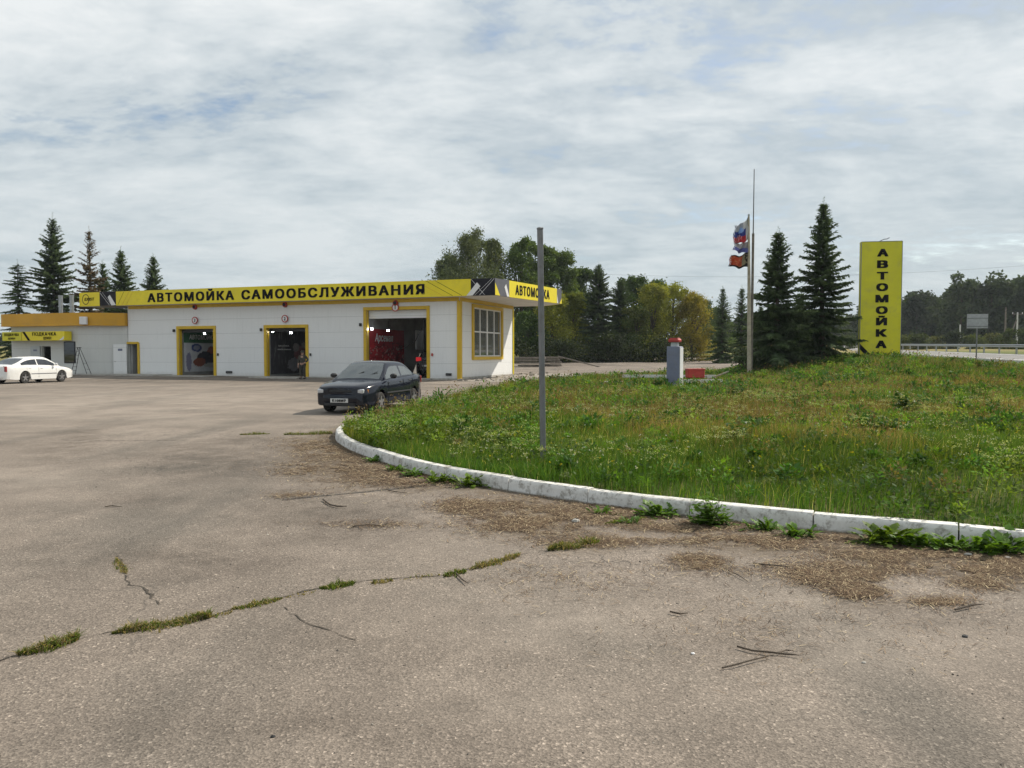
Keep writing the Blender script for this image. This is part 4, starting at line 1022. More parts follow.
T=[(468,92,15.7,9.0,'birch',(.06,.08,.035),(.115,.135,.062),'broad grey green birch over the right end of the hall roof',.55),
 (452,96,13.5,6.0,'birch',(.05,.075,.03),(.10,.12,.05),'left flank birch just above the corner of the sign band',.5),
 (494,95,15.2,6.0,'birch',(.06,.08,.035),(.11,.13,.06),'right hand narrow birch beside the broad one',.5),
 (521,97,15.4,6.5,'oak',G1,G2,'round topped green tree left of the steel post',.2),
 (545,99,15.0,6.5,'oak',G1,G2,'green tree right behind the steel post',.2),
 (564,100,14.2,6.0,'oak',(.05,.08,.02),(.10,.14,.035),'green tree with a thin peak right of the steel post',.3),
 (531,101,15.6,3.4,'pop',DK,DK2,'narrow pointed dark tree peaking beside the steel post',.1),
 (583,104,12.6,5.5,'oak',DK,DK2,'dark tree between the steel post and the dense conical tree',.1),
 (633,104,11.3,7.0,'oak',DK,G1,'dark green tree behind the yellowing bushes',.1),
 (655,108,11.0,6.5,'oak',DK,G1,'dark tree crown peeping over the biggest yellow bush',.1),
 (716,150,9.0,8.0,'oak',G1,G2,'paler green tree far behind the small lone spruce',.1),
 (700,146,10.0,8.0,'oak',(.05,.07,.022),G1,'far green tree right behind the orange tinged bush',.1)]
for i,(px,D,h,w_,k,c1,c2,lab,hg) in enumerate(T):
    broadleaf(PX(px,D),D,h-.2,w_*1.05,40+i,lab,tuple(c*1.5 for c in c1),tuple(c*1.5 for c in c2),22000 if k=='birch' else 15000 if k!='pop' else 6500,.27,.08,40,hang=hg*1.6 if k=='birch' else 0,group=gt,trunkmat='birch' if k=='birch' else 'bark',shape='cone' if k=='pop' else 'dome' if k=='oak' else 'oval')
T=[(553,88,7.9,6.5,YL,YL2,'yellow green bushy tree just right of the hall corner'),(528,86,5.6,5.0,DK,G1,'dark bush behind the timber stacks'),
 (573,90,8.0,5.0,(.09,.11,.02),YL,'olive bushy tree left of the dense conical tree'),
 (652,90,9.2,7.0,(.11,.125,.02),YL2,'largest yellow bushy tree left of the service column'),(672,93,9.4,7.0,YL,YL2,'yellow bushy tree right above the service column'),
 (692,91,8.2,5.6,OR,OR2,'orange tinged bushy tree at the right end of the tree belt'),(636,88,6.4,5.0,DK,(.10,.11,.022),'low dark olive bush at the foot of the largest yellow one')]
for i,(px,D,h,w_,c1,c2,lab) in enumerate(T):
    broadleaf(PX(px,D),D,h,w_,70+i,lab,tuple(c*1.6 for c in c1),tuple(c*1.6 for c in c2),18000,.18,.0,44,shape='dome',group='bushy trees behind the driveway')
spruce(PX(598,89),89,11.0,3.1,90,'dense dark conical spruce in the middle of the tree belt',group=gt,base_z=float(base(10,89)),z0=.0,power=.6)
spruce(PX(620,91),91,9.4,2.9,91,'dark spruce right of the dense conical one',group=gt,base_z=float(base(10,91)),z0=.0,power=.6)
for i,(px,D,h,w_,lab) in enumerate(((508,83,3.2,6,'low dark hedge bush behind the hall corner'),(560,84,2.6,7,'low dark undergrowth bush below the yellow green tree'),(607,86,3.4,8,'dark undergrowth bush at the foot of the conical spruces'),(660,87,2.8,9,'dark undergrowth bush below the yellow trees'),(760,70,2.0,5,'low bush behind the flagpole'))):
    broadleaf(PX(px,D),D,h,w_,100+i,lab,(.022,.036,.012),(.05,.07,.02),6000,.2,.0,30,kind='shrub',cat='bush',shape='dome',group='low bushes')
# far wood right of the sign and beyond: one mass
def wood(name,spec,label,seed,c1,c2,nper=2600,leaf=.75):
    g=np.random.default_rng(seed); V0=[];C0=[];T0=MB()
    for (X,Y,h,w_) in spec:
        z=float(gz(min(X,600),Y)); nl=16
        br=g.uniform(.7,1.25)
        for k in range(nl):
            t=g.uniform(0,1); a=g.uniform(0,6.28); rad=.5*w_*math.sqrt(max(.05,1-(t*.97)**2.2)); q=rad*g.uniform(.3,.9); lr=w_*g.uniform(.13,.24)
            n=nper//nl; d=unit(g.normal(size=(n,3))); p=np.array([X+q*math.cos(a),Y+q*math.sin(a),z+max(h*t-lr*.6,lr*.3)])+d*(lr*g.uniform(.2,1,n)**.4)[:,None]
            V0.append(p); m=g.uniform(0,1,(n,1)); C0.append((np.array(c1)*(1-m)+np.array(c2)*m)*br*g.uniform(.7,1.3))
        T0.tube([(X,Y,z-.5),(X,Y,z+h*.7)],[.22,.08],5)
    P=np.vstack(V0);C=np.vstack(C0);D=unit(g.normal(size=(len(P),3))); V,Fc,C=kites(P,D,leaf*g.uniform(.6,1.4,len(P)),leaf*.7,C)
    o=link(name,np_mesh(name,V,Fc,C,[M['leaf']])); tag(o,label,'wood',kind='stuff')
    T0.build('trunks',M['bark'],o)
g=np.random.default_rng(5); S=[]
for k in range(46):
    px=g.uniform(955,1110); D=g.uniform(165,200); S.append((PX(px,D),D,g.uniform(13.5,17.5)-3.2*(px<968),g.uniform(7,10)))
for k in range(12): 
    px=960+k*7.5; D=162; S.append((PX(px,D),D,g.uniform(13,16.5),8))
wood('far_woods',S,'tall dark wood beyond the highway at the right edge',5,(.042,.066,.034),(.080,.112,.052),1800,.7)
S=[]
for k in range(48):
    px=g.uniform(862,966); D=g.uniform(185,225); S.append((PX(px,D),D,g.uniform(11.0,13.5),g.uniform(6,9)))
wood('far_woods',S,'lower dark wood between the yellow sign and the tall wood',6,(.044,.068,.036),(.085,.118,.054),1700,.7)
S=[]
for k in range(50):
    px=g.uniform(705,870); D=g.uniform(230,300); S.append((PX(px,D),D,g.uniform(7,10.5),g.uniform(8,12)))
wood('far_woods',S,'distant green wood seen between the spruces and the sign',7,(.035,.055,.025),(.07,.095,.04),900,.9)
S=[]
for k in range(36):
    px=g.uniform(-60,10); D=g.uniform(260,330); S.append((PX(px,D),D,g.uniform(2,4.5),g.uniform(8,12)))
wood('far_woods',S,'distant low wood on the horizon at the left edge',8,(.03,.05,.025),(.06,.085,.04),600,.9)
# bushes beyond the highway
bl=['low olive bush just right of the sign foot beyond the highway','round green bush beyond the highway','pale olive bush beyond the highway left of the road sign','dark round bush behind the road sign','light green bush right of the road sign','pale bush between road sign and utility poles','green bush under the pale utility pole','low bush at the right edge beyond the highway','small bush far left beyond the highway behind the spruces']
for i,px in enumerate((903,918,936,952,972,992,1008,1026,850)):
    D=[122,118,124,121,119,123,118,116,150][i]; c=[((.09,.12,.035),(.16,.18,.06)),((.05,.075,.025),(.09,.115,.04)),((.10,.115,.045),(.17,.175,.075)),((.025,.04,.018),(.05,.07,.028)),((.08,.11,.035),(.14,.17,.06)),((.11,.125,.05),(.17,.18,.08)),((.06,.09,.03),(.10,.13,.045)),((.05,.08,.025),(.09,.12,.04)),((.05,.08,.025),(.09,.12,.04))][i]
    broadleaf(PX(px,D),D,[2.3,2.6,2.1,2.9,2.2,2.5,3.2,3.3,3][i],[4.5,4,4.5,4,4.5,5,4,5,5][i],120+i,bl[i],c[0],c[1],2200,.26,.0,22,kind='shrub',cat='bush',shape='dome',group='bushes beyond the highway',z=float(gz(PX(px,D),D))-.1)

# ------------------------------------------------------------------ grass of the verge
def scatter(n,x0,x1,y0,y1,rg=rng):
    X=rg.uniform(x0,x1,n);Y=rg.uniform(y0,y1,n); k=inpoly(X,Y,VERGE); X=X[k];Y=Y[k]; k=(sd_kerb(X,Y)>.145)|(Y>60); return X[k],Y[k]
def mixcol(X,Y,seed=0):
    """species mixture of the verge: lush green, straw, reddish stalks, yellow green"""
    n=len(X)
    a=vnoise(X,Y,2.6,11+seed,4); b=vnoise(X,Y,1.1,23+seed,3); r=rng.random(n); c=np.tile(np.array((.062,.105,.020)),(n,1))
    c2=vnoise(X,Y,4.5,37+seed,3)
    def put(m,col): c[m]=col
    put(r<.22,(.095,.135,.026)); put(r>.86,(.035,.068,.016))
    d=Y+.61*X
    brown=sstep(.42,.58,a)*sstep(12.0,15.5,d)*(1-sstep(27,35,Y)*.75)
    put(rng.random(n)<brown*.64,(.185,.120,.065)); put(rng.random(n)<brown*.20,(.26,.205,.11))
    yel=sstep(.55,.7,b)*.5+.8*np.exp(-((X+2.7)/1.2)**2-((Y-15.5)/2.5)**2)
    put(rng.random(n)<yel*.6,(.16,.165,.025))
    put(rng.random(n)<.06,(.27,.235,.13))
    lush=np.exp(-((d-9.6)/.9)**2)
    m=rng.random(n)<lush*.7; c[m]=np.array((.045,.095,.016))
    hi=sstep(36,46,Y)*.6; m=rng.random(n)<hi; c[m]=np.array((.085,.13,.025))
    return c*np.array([1.85,1.92,1.50])*(.55+.9*c2[:,None])*rng.uniform(.7,1.3,(n,1))
def blades(X,Y,hh,wd,col,lean=.45,segs=3):
    n=len(X); Z=vz(X,Y)-.02; a=rng.uniform(0,6.283,n); ln=np.abs(rng.normal(0,lean,n)); wdir=rng.uniform(0,6.283,n)
    dx=np.cos(a)*ln*hh+.05*hh;dy=np.sin(a)*ln*hh; wx=np.cos(wdir)*wd/2; wy=np.sin(wdir)*wd/2; V=[]
    for t,q in ((0,1),(.5,.8)):
        for s in (-1,1): V.append(np.column_stack([X+dx*t**1.8+s*wx*q,Y+dy*t**1.8+s*wy*q,Z+hh*t*(1-.12*ln*t)]))
    V.append(np.column_stack([X+dx,Y+dy,Z+hh*np.clip(1-.30*ln,.3,1)]))
    V=np.stack(V,1).reshape(-1,3); i=np.arange(n)*5
    Fq=np.column_stack([i,i+1,i+3,i+2]); Ft=np.column_stack([i+2,i+3,i+4,i+4])
    F3=np.vstack([Fq[:,[0,1,2]],Fq[:,[0,2,3]],Ft[:,:3]])
    return V,F3,np.repeat(col,5,axis=0)
VV=[];FF=[];CCc=[];off=0
def addm(v,f,c):
    global off
    VV.append(v);FF.append(f+off);CCc.append(c);off+=len(v)
hmod=lambda X,Y:(.22+1.5*vnoise(X,Y,1.5,51,3)**1.15)*(.75+.25*sstep(8.2,9.6,Y+.61*X))*(1-.55*np.exp(-((X-7)/3.2)**2-((Y-30)/3.5)**2))*(1-.5*np.exp(-((X-12.3)/1.5)**2-((Y-38.5)/2.5)**2))
# edge of the verge close to the kerb
for (n,box,h0,w0) in ((150000,(-4,12,2,13),.21,.0065),(230000,(-4,16,9,19),.25,.009),(230000,(-4,24,18,31),.27,.015),(170000,(-2,34,30,47),.26,.024),(70000,(4,46,46,75),.26,.045),(22000,(8,60,74,104),.3,.07),(26000,(11,34,8,30),.26,.03)):
    X,Y=scatter(n,box[0],box[1],box[2],box[3]); k=(np.abs(X)<.72*Y+1.5); X=X[k];Y=Y[k]
    hh=h0*hmod(X,Y)*rng.uniform(.45,1.35,len(X)); addm(*blades(X,Y,hh,w0*rng.uniform(.6,1.4,len(X)),mixcol(X,Y)))
# tall thin seed stalks, straw and reddish
X,Y=scatter(26000,-4,30,10,44); p=(.15+.85*sstep(.45,.6,vnoise(X,Y,2.6,11,4)))*sstep(12.5,16,Y+.61*X)+.9*np.exp(-((X+2.9)/.8)**2-((Y-16.5)/2.2)**2); p=p*(1-.6*sstep(26,34,Y)); k=rng.random(len(X))<p*.75; X=X[k];Y=Y[k]; n=len(X)
hh=.42*rng.uniform(.6,1.4,n); cs=np.array((.20,.13,.070))*rng.uniform(.6,1.4,(n,1)); m=rng.random(n)<.35; cs[m]=np.array((.30,.24,.13))
v,f,c=blades(X,Y,hh,.004+.00042*Y,cs,.16); addm(v,f,c)
tips=v[4::5]; rep=3
P=np.repeat(tips,rep,axis=0)+rng.normal(0,.012,(n*rep,3))-np.array([0,0,1])*rng.uniform(0,.12,(n*rep,1)); D=unit(rng.normal(size=(n*rep,3))+np.array([0,0,1.2]))
v,f,c=kites(P,D,.05*rng.uniform(.6,1.4,n*rep),.010+.0009*np.repeat(Y,rep),np.repeat(cs,rep,axis=0)*1.05); addm(v,np.vstack([f[:,[0,1,2]],f[:,[0,2,3]]]),c)
# broad leaves near the ground in patches: clover, dandelion, burdock
def broad(n,box,size,colA,colB,seed,thr=.5,hz=.16,cond=None):
    X,Y=scatter(n,*box); k=(vnoise(X,Y,1.3,seed,3)>thr)&(np.abs(X)<.72*Y+1.5)
    if cond is not None: k&=cond(X,Y)
    X=X[k];Y=Y[k];n=len(X); m=rng.random((n,1)); c=(np.array(colA)*m+np.array(colB)*(1-m))*rng.uniform(.7,1.3,(n,1))
    Pp=np.column_stack([X,Y,vz(X,Y)+hz*rng.random(n)*hmod(X,Y)]); D=unit(rng.normal(size=(n,3))*np.array([1,1,.35])+np.array([0,0,.35]))
    sd_=np.tile([0,0,1.0],(n,1))+rng.normal(0,.35,(n,3))
    s=size*rng.uniform(.5,1.5,n); v,f,c=kites(Pp,D,s,s*.6,c,sd_); addm(v,np.vstack([f[:,[0,1,2]],f[:,[0,2,3]]]),c)
broad(70000,(-4,12,2,16),.055,(.075,.135,.022),(.045,.090,.018),61,.50,.22)
broad(40000,(-4,24,14,30),.085,(.065,.125,.022),(.11,.15,.03),62,.55,.24)
broad(30000,(0,32,28,46),.13,(.055,.115,.020),(.09,.14,.03),63,.56,.26)
broad(16000,(-4,0,12,17),.06,(.075,.15,.022),(.13,.17,.025),64,.3,.26)
# leafy clumps of different weeds: docks, mugwort, dandelion, clover
def clumps(n,box,r0,leaf,nl,seed,hz=1.0):
    g=np.random.default_rng(seed); X,Y=scatter(n,*box,rg=g); k=np.abs(X)<.72*Y+1; X=X[k];Y=Y[k]; k=(sd_kerb(X,Y)>.3); X=X[k];Y=Y[k]; n=len(X)
    pal=1.2*np.array([(.14,.26,.030),(.10,.205,.026),(.065,.155,.024),(.05,.12,.022),(.17,.25,.04),(.17,.22,.08),(.17,.14,.06),(.20,.27,.035)]); pr=np.array([.20,.22,.18,.10,.12,.08,.05,.05]); pr/=pr.sum()
    zone=(vnoise(X,Y,2.2,91,2)*8).astype(int)%8; ki=np.where(g.random(n)<.45,zone,g.choice(8,n,p=pr)); R_=r0*g.uniform(.4,1.5,n)
    rep_=nl; d=unit(g.normal(size=(n*rep_,3))); d[:,2]=np.abs(d[:,2]); rr=np.repeat(R_,rep_)[:,None]*g.uniform(.35,1.05,(n*rep_,1))
    P=np.column_stack([np.repeat(X,rep_),np.repeat(Y,rep_),np.repeat(vz(X,Y),rep_)])+d*rr*np.array([1,1,1.1*hz])+np.array([0,0,.07])
    D=unit(d*np.array([1,1,.3])+g.normal(0,.5,(n*rep_,3))*np.array([1,1,.6])+np.array([0,0,.25])); sd_=np.tile([0,0,1.0],(n*rep_,1))+g.normal(0,.35,(n*rep_,3))
    c=np.repeat(pal[ki]*g.uniform(.75,1.3,(n,1)),rep_,axis=0)*g.uniform(.7,1.3,(n*rep_,1)); s=leaf*np.repeat(np.where(ki==3,1.6,np.where(ki==5,.6,1.0)),rep_)*g.uniform(.6,1.4,n*rep_)
    v,f,c=kites(P,D,s,s*.5,c,sd_); addm(v,np.vstack([f[:,[0,1,2]],f[:,[0,2,3]]]),c)
clumps(750,(-4,12,3,15),.14,.050,90,301); clumps(900,(-4,22,13,26),.20,.065,80,302); clumps(1100,(-2,32,24,48),.30,.10,70,303,.8)
clumps(130,(-4,-.8,12.5,18),.20,.05,110,304)
# umbels and pale flower heads
X,Y=scatter(15000,-3.5,16,7.5,25); k=(vnoise(X,Y,1.4,71,3)>.60)&(rng.random(len(X))<.7)&(Y+.61*X>9.8)&(np.abs(X)<.7*Y); X=X[k];Y=Y[k];n=len(X)
hh=.30*rng.uniform(.7,1.3,n); v,f,c=blades(X,Y,hh,.005,np.tile((.10,.13,.04),(n,1)),.15); addm(v,f,c); tips=v[4::5]; rep=11
P=np.repeat(tips,rep,axis=0)+rng.normal(0,.030,(n*rep,3))*np.array([1,1,.35]); D=unit(rng.normal(size=(n*rep,3))*np.array([1,1,.3])+np.array([0,0,.5]))
fc=np.repeat(np.where(rng.random((n,1))<.7,np.array([[.55,.60,.28]]),np.array([[.58,.60,.45]])),rep,axis=0)*rng.uniform(.7,1.2,(n*rep,1))
v,f,c=kites(P,D,.017,.013,fc); addm(v,np.vstack([f[:,[0,1,2]],f[:,[0,2,3]]]),c)
# a few tiny white and yellow blossoms
X,Y=scatter(2600,-3.5,18,7.5,30); n=len(X); k=vnoise(X,Y,2,77,2)>.5; X=X[k];Y=Y[k];n=len(X)
P=np.column_stack([X,Y,vz(X,Y)+.22*hmod(X,Y)+.1*rng.random(n)]); P=np.repeat(P,3,axis=0)+rng.normal(0,.006,(n*3,3)); D=unit(rng.normal(size=(n*3,3))*np.array([1,1,.3])); fc=np.repeat(np.where(rng.random((n,1))<.5,np.array([[.55,.55,.5]]),np.array([[.5,.42,.03]])),3,axis=0)
v,f,c=kites(P,D,.022,.02,fc); addm(v,np.vstack([f[:,[0,1,2]],f[:,[0,2,3]]]),c)
gr=link('verge_grass',np_mesh('verge_grass',np.vstack(VV),np.vstack(FF),np.vstack(CCc),[M['grass']])); tag(gr,'uneven green and brownish grass with weeds covering the kerbed verge','grass',kind='stuff')

# leafy weeds one can tell apart ------------------------------------------------
def weed(px,py,size,label,seed,style='rosette',z=0.0,col=(.085,.155,.022),behind=False,group='leafy weeds at the foot of the kerb'):
    g=np.random.default_rng(seed); x,y=ground(px,py,z)
    zz=float(vz(x,y))-.02 if behind else float(base(x,y))
    if behind:
        x,y=ground(px,py,zz)
    e=tag(empty('weed_plant',(x,y,zz)),label,'weed',group)
    P=[];D=[];L=[];Wd=[];C=[];S=[]
    if style=='rosette':
        size=size*1.15; nl=int(52*size/.2)
        for k in range(nl):
            a=g.uniform(0,6.283); el=g.uniform(.15,1.15); l=size*g.uniform(.55,1.05); ox=g.normal(0,size*.38); oy=g.normal(0,size*.16)
            d=np.array([math.cos(a)*math.cos(el),math.sin(a)*math.cos(el),math.sin(el)]); m=5
            for q in range(m):
                t=q/m; p=np.array([ox,oy,0])+d*l*t-np.array([0,0,.35*l*t*t]); dd=d-np.array([0,0,.7*t]); dd/=np.linalg.norm(dd)
                P.append(p);D.append(dd);L.append(l/m*1.7);Wd.append(l*(.34 if q<4 else .26)*(.5+.8*t));S.append(np.cross(dd,np.cross([0,0,1.0],dd)+g.normal(0,.12,3)));C.append(np.array(col)*g.uniform(.6,1.35))
    else:
        for st in range(int(16+size*26)):
            a=g.uniform(0,6.283); ox=g.normal(0,size*.30);oy=g.normal(0,size*.2); h=size*g.uniform(.5,1.25); lx=math.cos(a)*h*.35; ly=math.sin(a)*h*.35
            nl=int(16)
            for q in range(nl):
                t=(q+.5)/nl; b=g.uniform(0,6.283); l=size*.34*g.uniform(.6,1.3)*(1.15-.6*t)
                p=np.array([ox+lx*t,oy+ly*t,h*t]); dd=np.array([math.cos(b),math.sin(b),g.uniform(-.25,.6)]); dd/=np.linalg.norm(dd)
                P.append(p);D.append(dd);L.append(l);Wd.append(l*.5);S.append(np.array([0,0,1.0])+g.normal(0,.3,3));C.append(np.array(col)*g.uniform(.55,1.35)*(.8+.4*t))
    V,Fc,Cc=kites(np.array(P),np.array(D),np.array(L),np.array(Wd),np.array(C),np.array(S)); link('foliage',np_mesh('foliage',V,Fc,Cc,[M['weed']]),e)
    if style!='rosette':
        x_=MB()
        for k in range(6): a=g.uniform(0,6.28); x_.tube([(g.normal(0,size*.15),g.normal(0,size*.1),0),(math.cos(a)*size*.3,math.sin(a)*size*.25,size*.9)],[.004,.002],5)
        x_.build('stem',M['weed'] if False else M['verge'],e)
    return e
KW=[(374,462,.14,'rosette','low weed cluster nearest the left tip of the kerb'),(397,471,.14,'rosette','small weed second from the left tip of the kerb'),(415,476,.17,'rosette','weed clump third from the left tip of the kerb'),(441,482,.19,'rosette','spiky bright weed left of the shadow crossing the kerb'),(472,486,.20,'rosette','round bright weed right of the shadow crossing the kerb'),
 (600,514,.12,'rosette','tiny dark weed tuft below the middle of the kerb'),(655,515,.20,'rosette','upright weed left of the tall bushy one'),(711,525,.27,'bush','tallest bushy weed in front of the kerb'),(763,530,.15,'rosette','low dark weed right of the tallest bushy one'),(799,537,.16,'rosette','flat bright weed in front of the kerb joint'),
 (884,543,.23,'rosette','broad yellow green weed cluster at the right part of the kerb'),(918,546,.19,'rosette','weed adjoining the broad yellow green cluster'),(951,548,.17,'rosette','lower weed left of the rightmost kerb joint'),(1001,552,.24,'rosette','spiky weed at the right edge of the picture'),(629,524,.10,'rosette','low grassy weed on the litter below the kerb')]
for i,(px,py,s,st,lab) in enumerate(KW): weed(px,py,s,lab,200+i,st,col=(.15,.235,.03) if i in (10,3,4) else (.12,.225,.03))
BW=[(742,447,.42,'dark burdock like plant in the grass right of the steel post'),(812,446,.34,'round green plant right of the dark burdock like one'),(925,446,.28,'dark plant clump in the grass at the right'),(652,470,.30,'leafy plant in front grass left of the tall bushy kerb weed'),(905,412,.5,'long dark leafy clump in the middle distance at the right'),(735,395,.5,'low leafy clump in front of the flagpole foot'),(955,382,.7,'dark shrub like plant on the mound at the right'),(845,383,.55,'leafy clump on the mound below the yellow sign')]
for i,(px,py,s,lab) in enumerate(BW): weed(px,py+6,s,lab,240+i,'bush',z=.45 if py>400 else .5,behind=True,col=(.06,.135,.022),group='leafy plants standing in the verge')
# ------------------------------------------------------------------ cracks, tufts and litter on the asphalt
def crack(pts,w,seed,name='asphalt_crack'):
    g=np.random.default_rng(seed); W_=[ground(*p) for p in pts]; C=catmull(W_,.06); n=len(C)
    C=C+g.normal(0,.011,C.shape)+.05*np.column_stack([vnoise(C[:,0],C[:,1],.35,seed)-.5,vnoise(C[:,0],C[:,1],.35,seed+5)-.5])
    d=np.gradient(C,axis=0); nn=np.column_stack([-d[:,1],d[:,0]]); nn/=np.linalg.norm(nn,axis=1,keepdims=True)+1e-9; ww=(w*np.abs(.35+g.normal(0,.45,n)))[:,None]
    V=np.vstack([np.column_stack([C+nn*ww,np.full(n,.004)]),np.column_stack([C-nn*ww,np.full(n,.004)])]); i=np.arange(n-1)
    return tag(link(name,np_mesh(name,V,np.column_stack([i,i+n,i+n+1,i+1]),None,[M['crackm']])),kind='structure')
M['crackm']=pm('crack_soil',(.050,.041,.030),.95,0,.5,8)
crack([(-20,668),(15,656),(60,645),(120,630),(200,619),(270,600),(340,585),(400,578),(450,574),(510,557),(560,549),(600,545),(640,540)],.010,1)
crack([(118,556),(124,570),(130,582),(146,590),(160,606)],.012,2); crack([(280,606),(300,620),(330,632),(350,640)],.006,3)
crack([(60,440),(100,441),(200,440),(230,439)],.02,4); 
def tuft(px0,py0,px1,py1,n,hh,label,seed,dry=.3):
    g=np.random.default_rng(seed); a=np.array(ground(px0,py0)); b=np.array(ground(px1,py1)); t=g.uniform(0,1,n); c=(a+b)/2
    wd_=(.035+.03*np.linalg.norm(b-a))*(.5+1.0*vnoise(t*9,0*t,1.0,seed+7,2))
    X=a[0]+(b[0]-a[0])*t+g.normal(0,wd_*.5,n)*np.sin(t*3.14)-c[0]; Y=a[1]+(b[1]-a[1])*t+g.normal(0,wd_,n)*np.sin(t*3.14)*.7-c[1]
    col=np.where(g.random((n,1))<dry,np.array([[.36,.29,.16]]),np.array([[.13,.175,.035]]))*g.uniform(.6,1.35,(n,1))
    h=.8*hh*g.uniform(.2,1.25,n)*(.15+1.1*vnoise(X,Y,.12,seed,2)**1.3); an=g.uniform(0,6.283,n); ln=np.abs(g.normal(0,.9,n)); wx=g.normal(0,.0026,n);wy=g.normal(0,.0016,n)
    dx=np.cos(an)*ln*h;dy=np.sin(an)*ln*h; V=np.stack([np.column_stack([X-wx,Y-wy,0*X]),np.column_stack([X+wx,Y+wy,0*X]),np.column_stack([X+dx*.4+wx,Y+dy*.4+wy,h*.6]),np.column_stack([X+dx*.4-wx,Y+dy*.4-wy,h*.6]),np.column_stack([X+dx,Y+dy,h*.9])],1).reshape(-1,3)
    i=np.arange(n)*5; Fc=np.vstack([np.column_stack([i,i+1,i+2]),np.column_stack([i,i+2,i+3]),np.column_stack([i+3,i+2,i+4])])
    o=link('grass_tuft',np_mesh('grass_tuft',V,Fc,np.repeat(col,5,axis=0),[M['grass']])); o.location=(c[0],c[1],0); tag(o,label,'grass tuft','grass tufts in the asphalt crack')
tuft(18,656,78,640,1300,.085,'leftmost pale grass tuft in the long asphalt crack',1,.5)
tuft(112,634,210,618,2100,.075,'longest dense grass tuft in the asphalt crack',2,.55)
tuft(232,610,282,599,700,.06,'thin low grass tuft right of the longest one',3,.5)
tuft(212,617,232,612,50,.03,'sparse straw linking the two longest tufts',21,.8)
tuft(286,598,316,591,45,.03,'faint dry wisps between the thin tuft and the bright one',22,.8)
tuft(400,580,440,575,60,.03,'faint dry wisps left of the little green tuft',23,.8)
tuft(320,589,354,584,900,.085,'small bright green tuft in the middle of the crack',4,.1)
tuft(372,584,392,581,140,.045,'sparse dry tuft right of the bright green one',5,.7)
tuft(444,577,466,572,260,.07,'little green tuft with a dry stalk where the crack bends',6,.2)
tuft(470,570,520,556,900,.075,'dry grassy strip along the crack below the kerb litter',7,.75)
tuft(548,551,602,543,1200,.11,'yellowish upright grass tuft near the kerb litter',8,.5)
tuft(240,435,270,434,500,.09,'far small green strip left of the verge tip',9,.3); tuft(284,435,332,434,900,.12,'far green strip touching the verge tip',10,.3)
tuft(605,525,645,519,700,.07,'short green tuft on the litter below the kerb',11,.2); tuft(116,560,126,574,260,.05,'dry wisp in the short crack at the left',12,.8)
# needles, hay and bits: stuff
def litter(n,label,spots,seed,name='dry_litter'):
    g=np.random.default_rng(seed); tot=sum(s[4] for s in spots); P=[]
    for (cx,cy,rx,ry,w_) in spots:
        k=int(n*w_/tot); a=g.normal(0,.55,(k,2)); 
        for u,v in a:
            p=ground(cx+u*rx,max(400,cy+v*ry)); P.append(p)
    P=np.array(P); k=(vnoise(P[:,0],P[:,1],.30,seed,3)>.40)|(g.random(len(P))<.22); P=P[k]
    ok=~inpoly(P[:,0],P[:,1],VERGE); P=P[ok]; n=len(P)
    a=g.uniform(0,3.14,n)+0; L=g.uniform(.02,.10,n)*(.6+.09*P[:,1]); d=np.column_stack([np.cos(a),np.sin(a)]); w_=(.0008+.00016*P[:,1])*g.uniform(.6,1.5,n); s=np.column_stack([-d[:,1],d[:,0]])*w_[:,None]
    z0=g.uniform(.004,.016,n); z1=g.uniform(.004,.020,n); bend=g.normal(0,.12,n)[:,None]*L[:,None]*np.column_stack([-d[:,1],d[:,0]])
    A0=P-d*L[:,None]/2; B0=P+d*L[:,None]/2; Mi=P+bend
    V=np.stack([np.column_stack([A0-s,z0]),np.column_stack([A0+s,z0]),np.column_stack([Mi+s,(z0+z1)/2+.003]),np.column_stack([Mi-s,(z0+z1)/2+.003]),np.column_stack([B0,z1])],1).reshape(-1,3)
    i=np.arange(n)*5; Fc=np.vstack([np.column_stack([i,i+1,i+2]),np.column_stack([i,i+2,i+3]),np.column_stack([i+3,i+2,i+4])])
    r=g.random((n,1)); col=np.where(r<.45,np.array([[.085,.055,.036]]),np.where(r<.82,np.array([[.19,.13,.078]]),np.array([[.40,.32,.20]])))*g.uniform(.6,1.3,(n,1))
    o=link(name,np_mesh(name,V,Fc,np.repeat(col,5,axis=0),[M['straw']])); tag(o,label,'litter',kind='stuff')
litter(24000,'brown needles and dry litter swept up at the left tip of the verge',[(360,462,62,22,3),(330,446,45,10,2),(410,478,50,9,2),(310,470,40,8,.7),(300,496,30,4,.2)],1)
litter(46000,'strip of dry hay and needles along the foot of the kerb',[(500,503,60,7,1.2),(520,522,55,14,2),(600,514,60,10,2),(690,526,60,6,1.4),(800,542,90,7,1.8),(910,556,80,8,2),(1000,566,60,10,1.5),(465,508,28,7,.7),(590,543,50,6,.6),(860,568,160,9,1.6),(700,540,120,6,1.0),(560,520,60,14,1.2)],2)
litter(13000,'loose patches of hay on the open asphalt in front of the kerb',[(695,562,26,7,1),(838,577,42,10,2.3),(860,592,25,7,.8),(940,602,35,5,.3),(560,380+200,80,20,.3),(820,620,200,50,.5),(380,525,70,5,.25),(990,582,40,8,.8)],3)
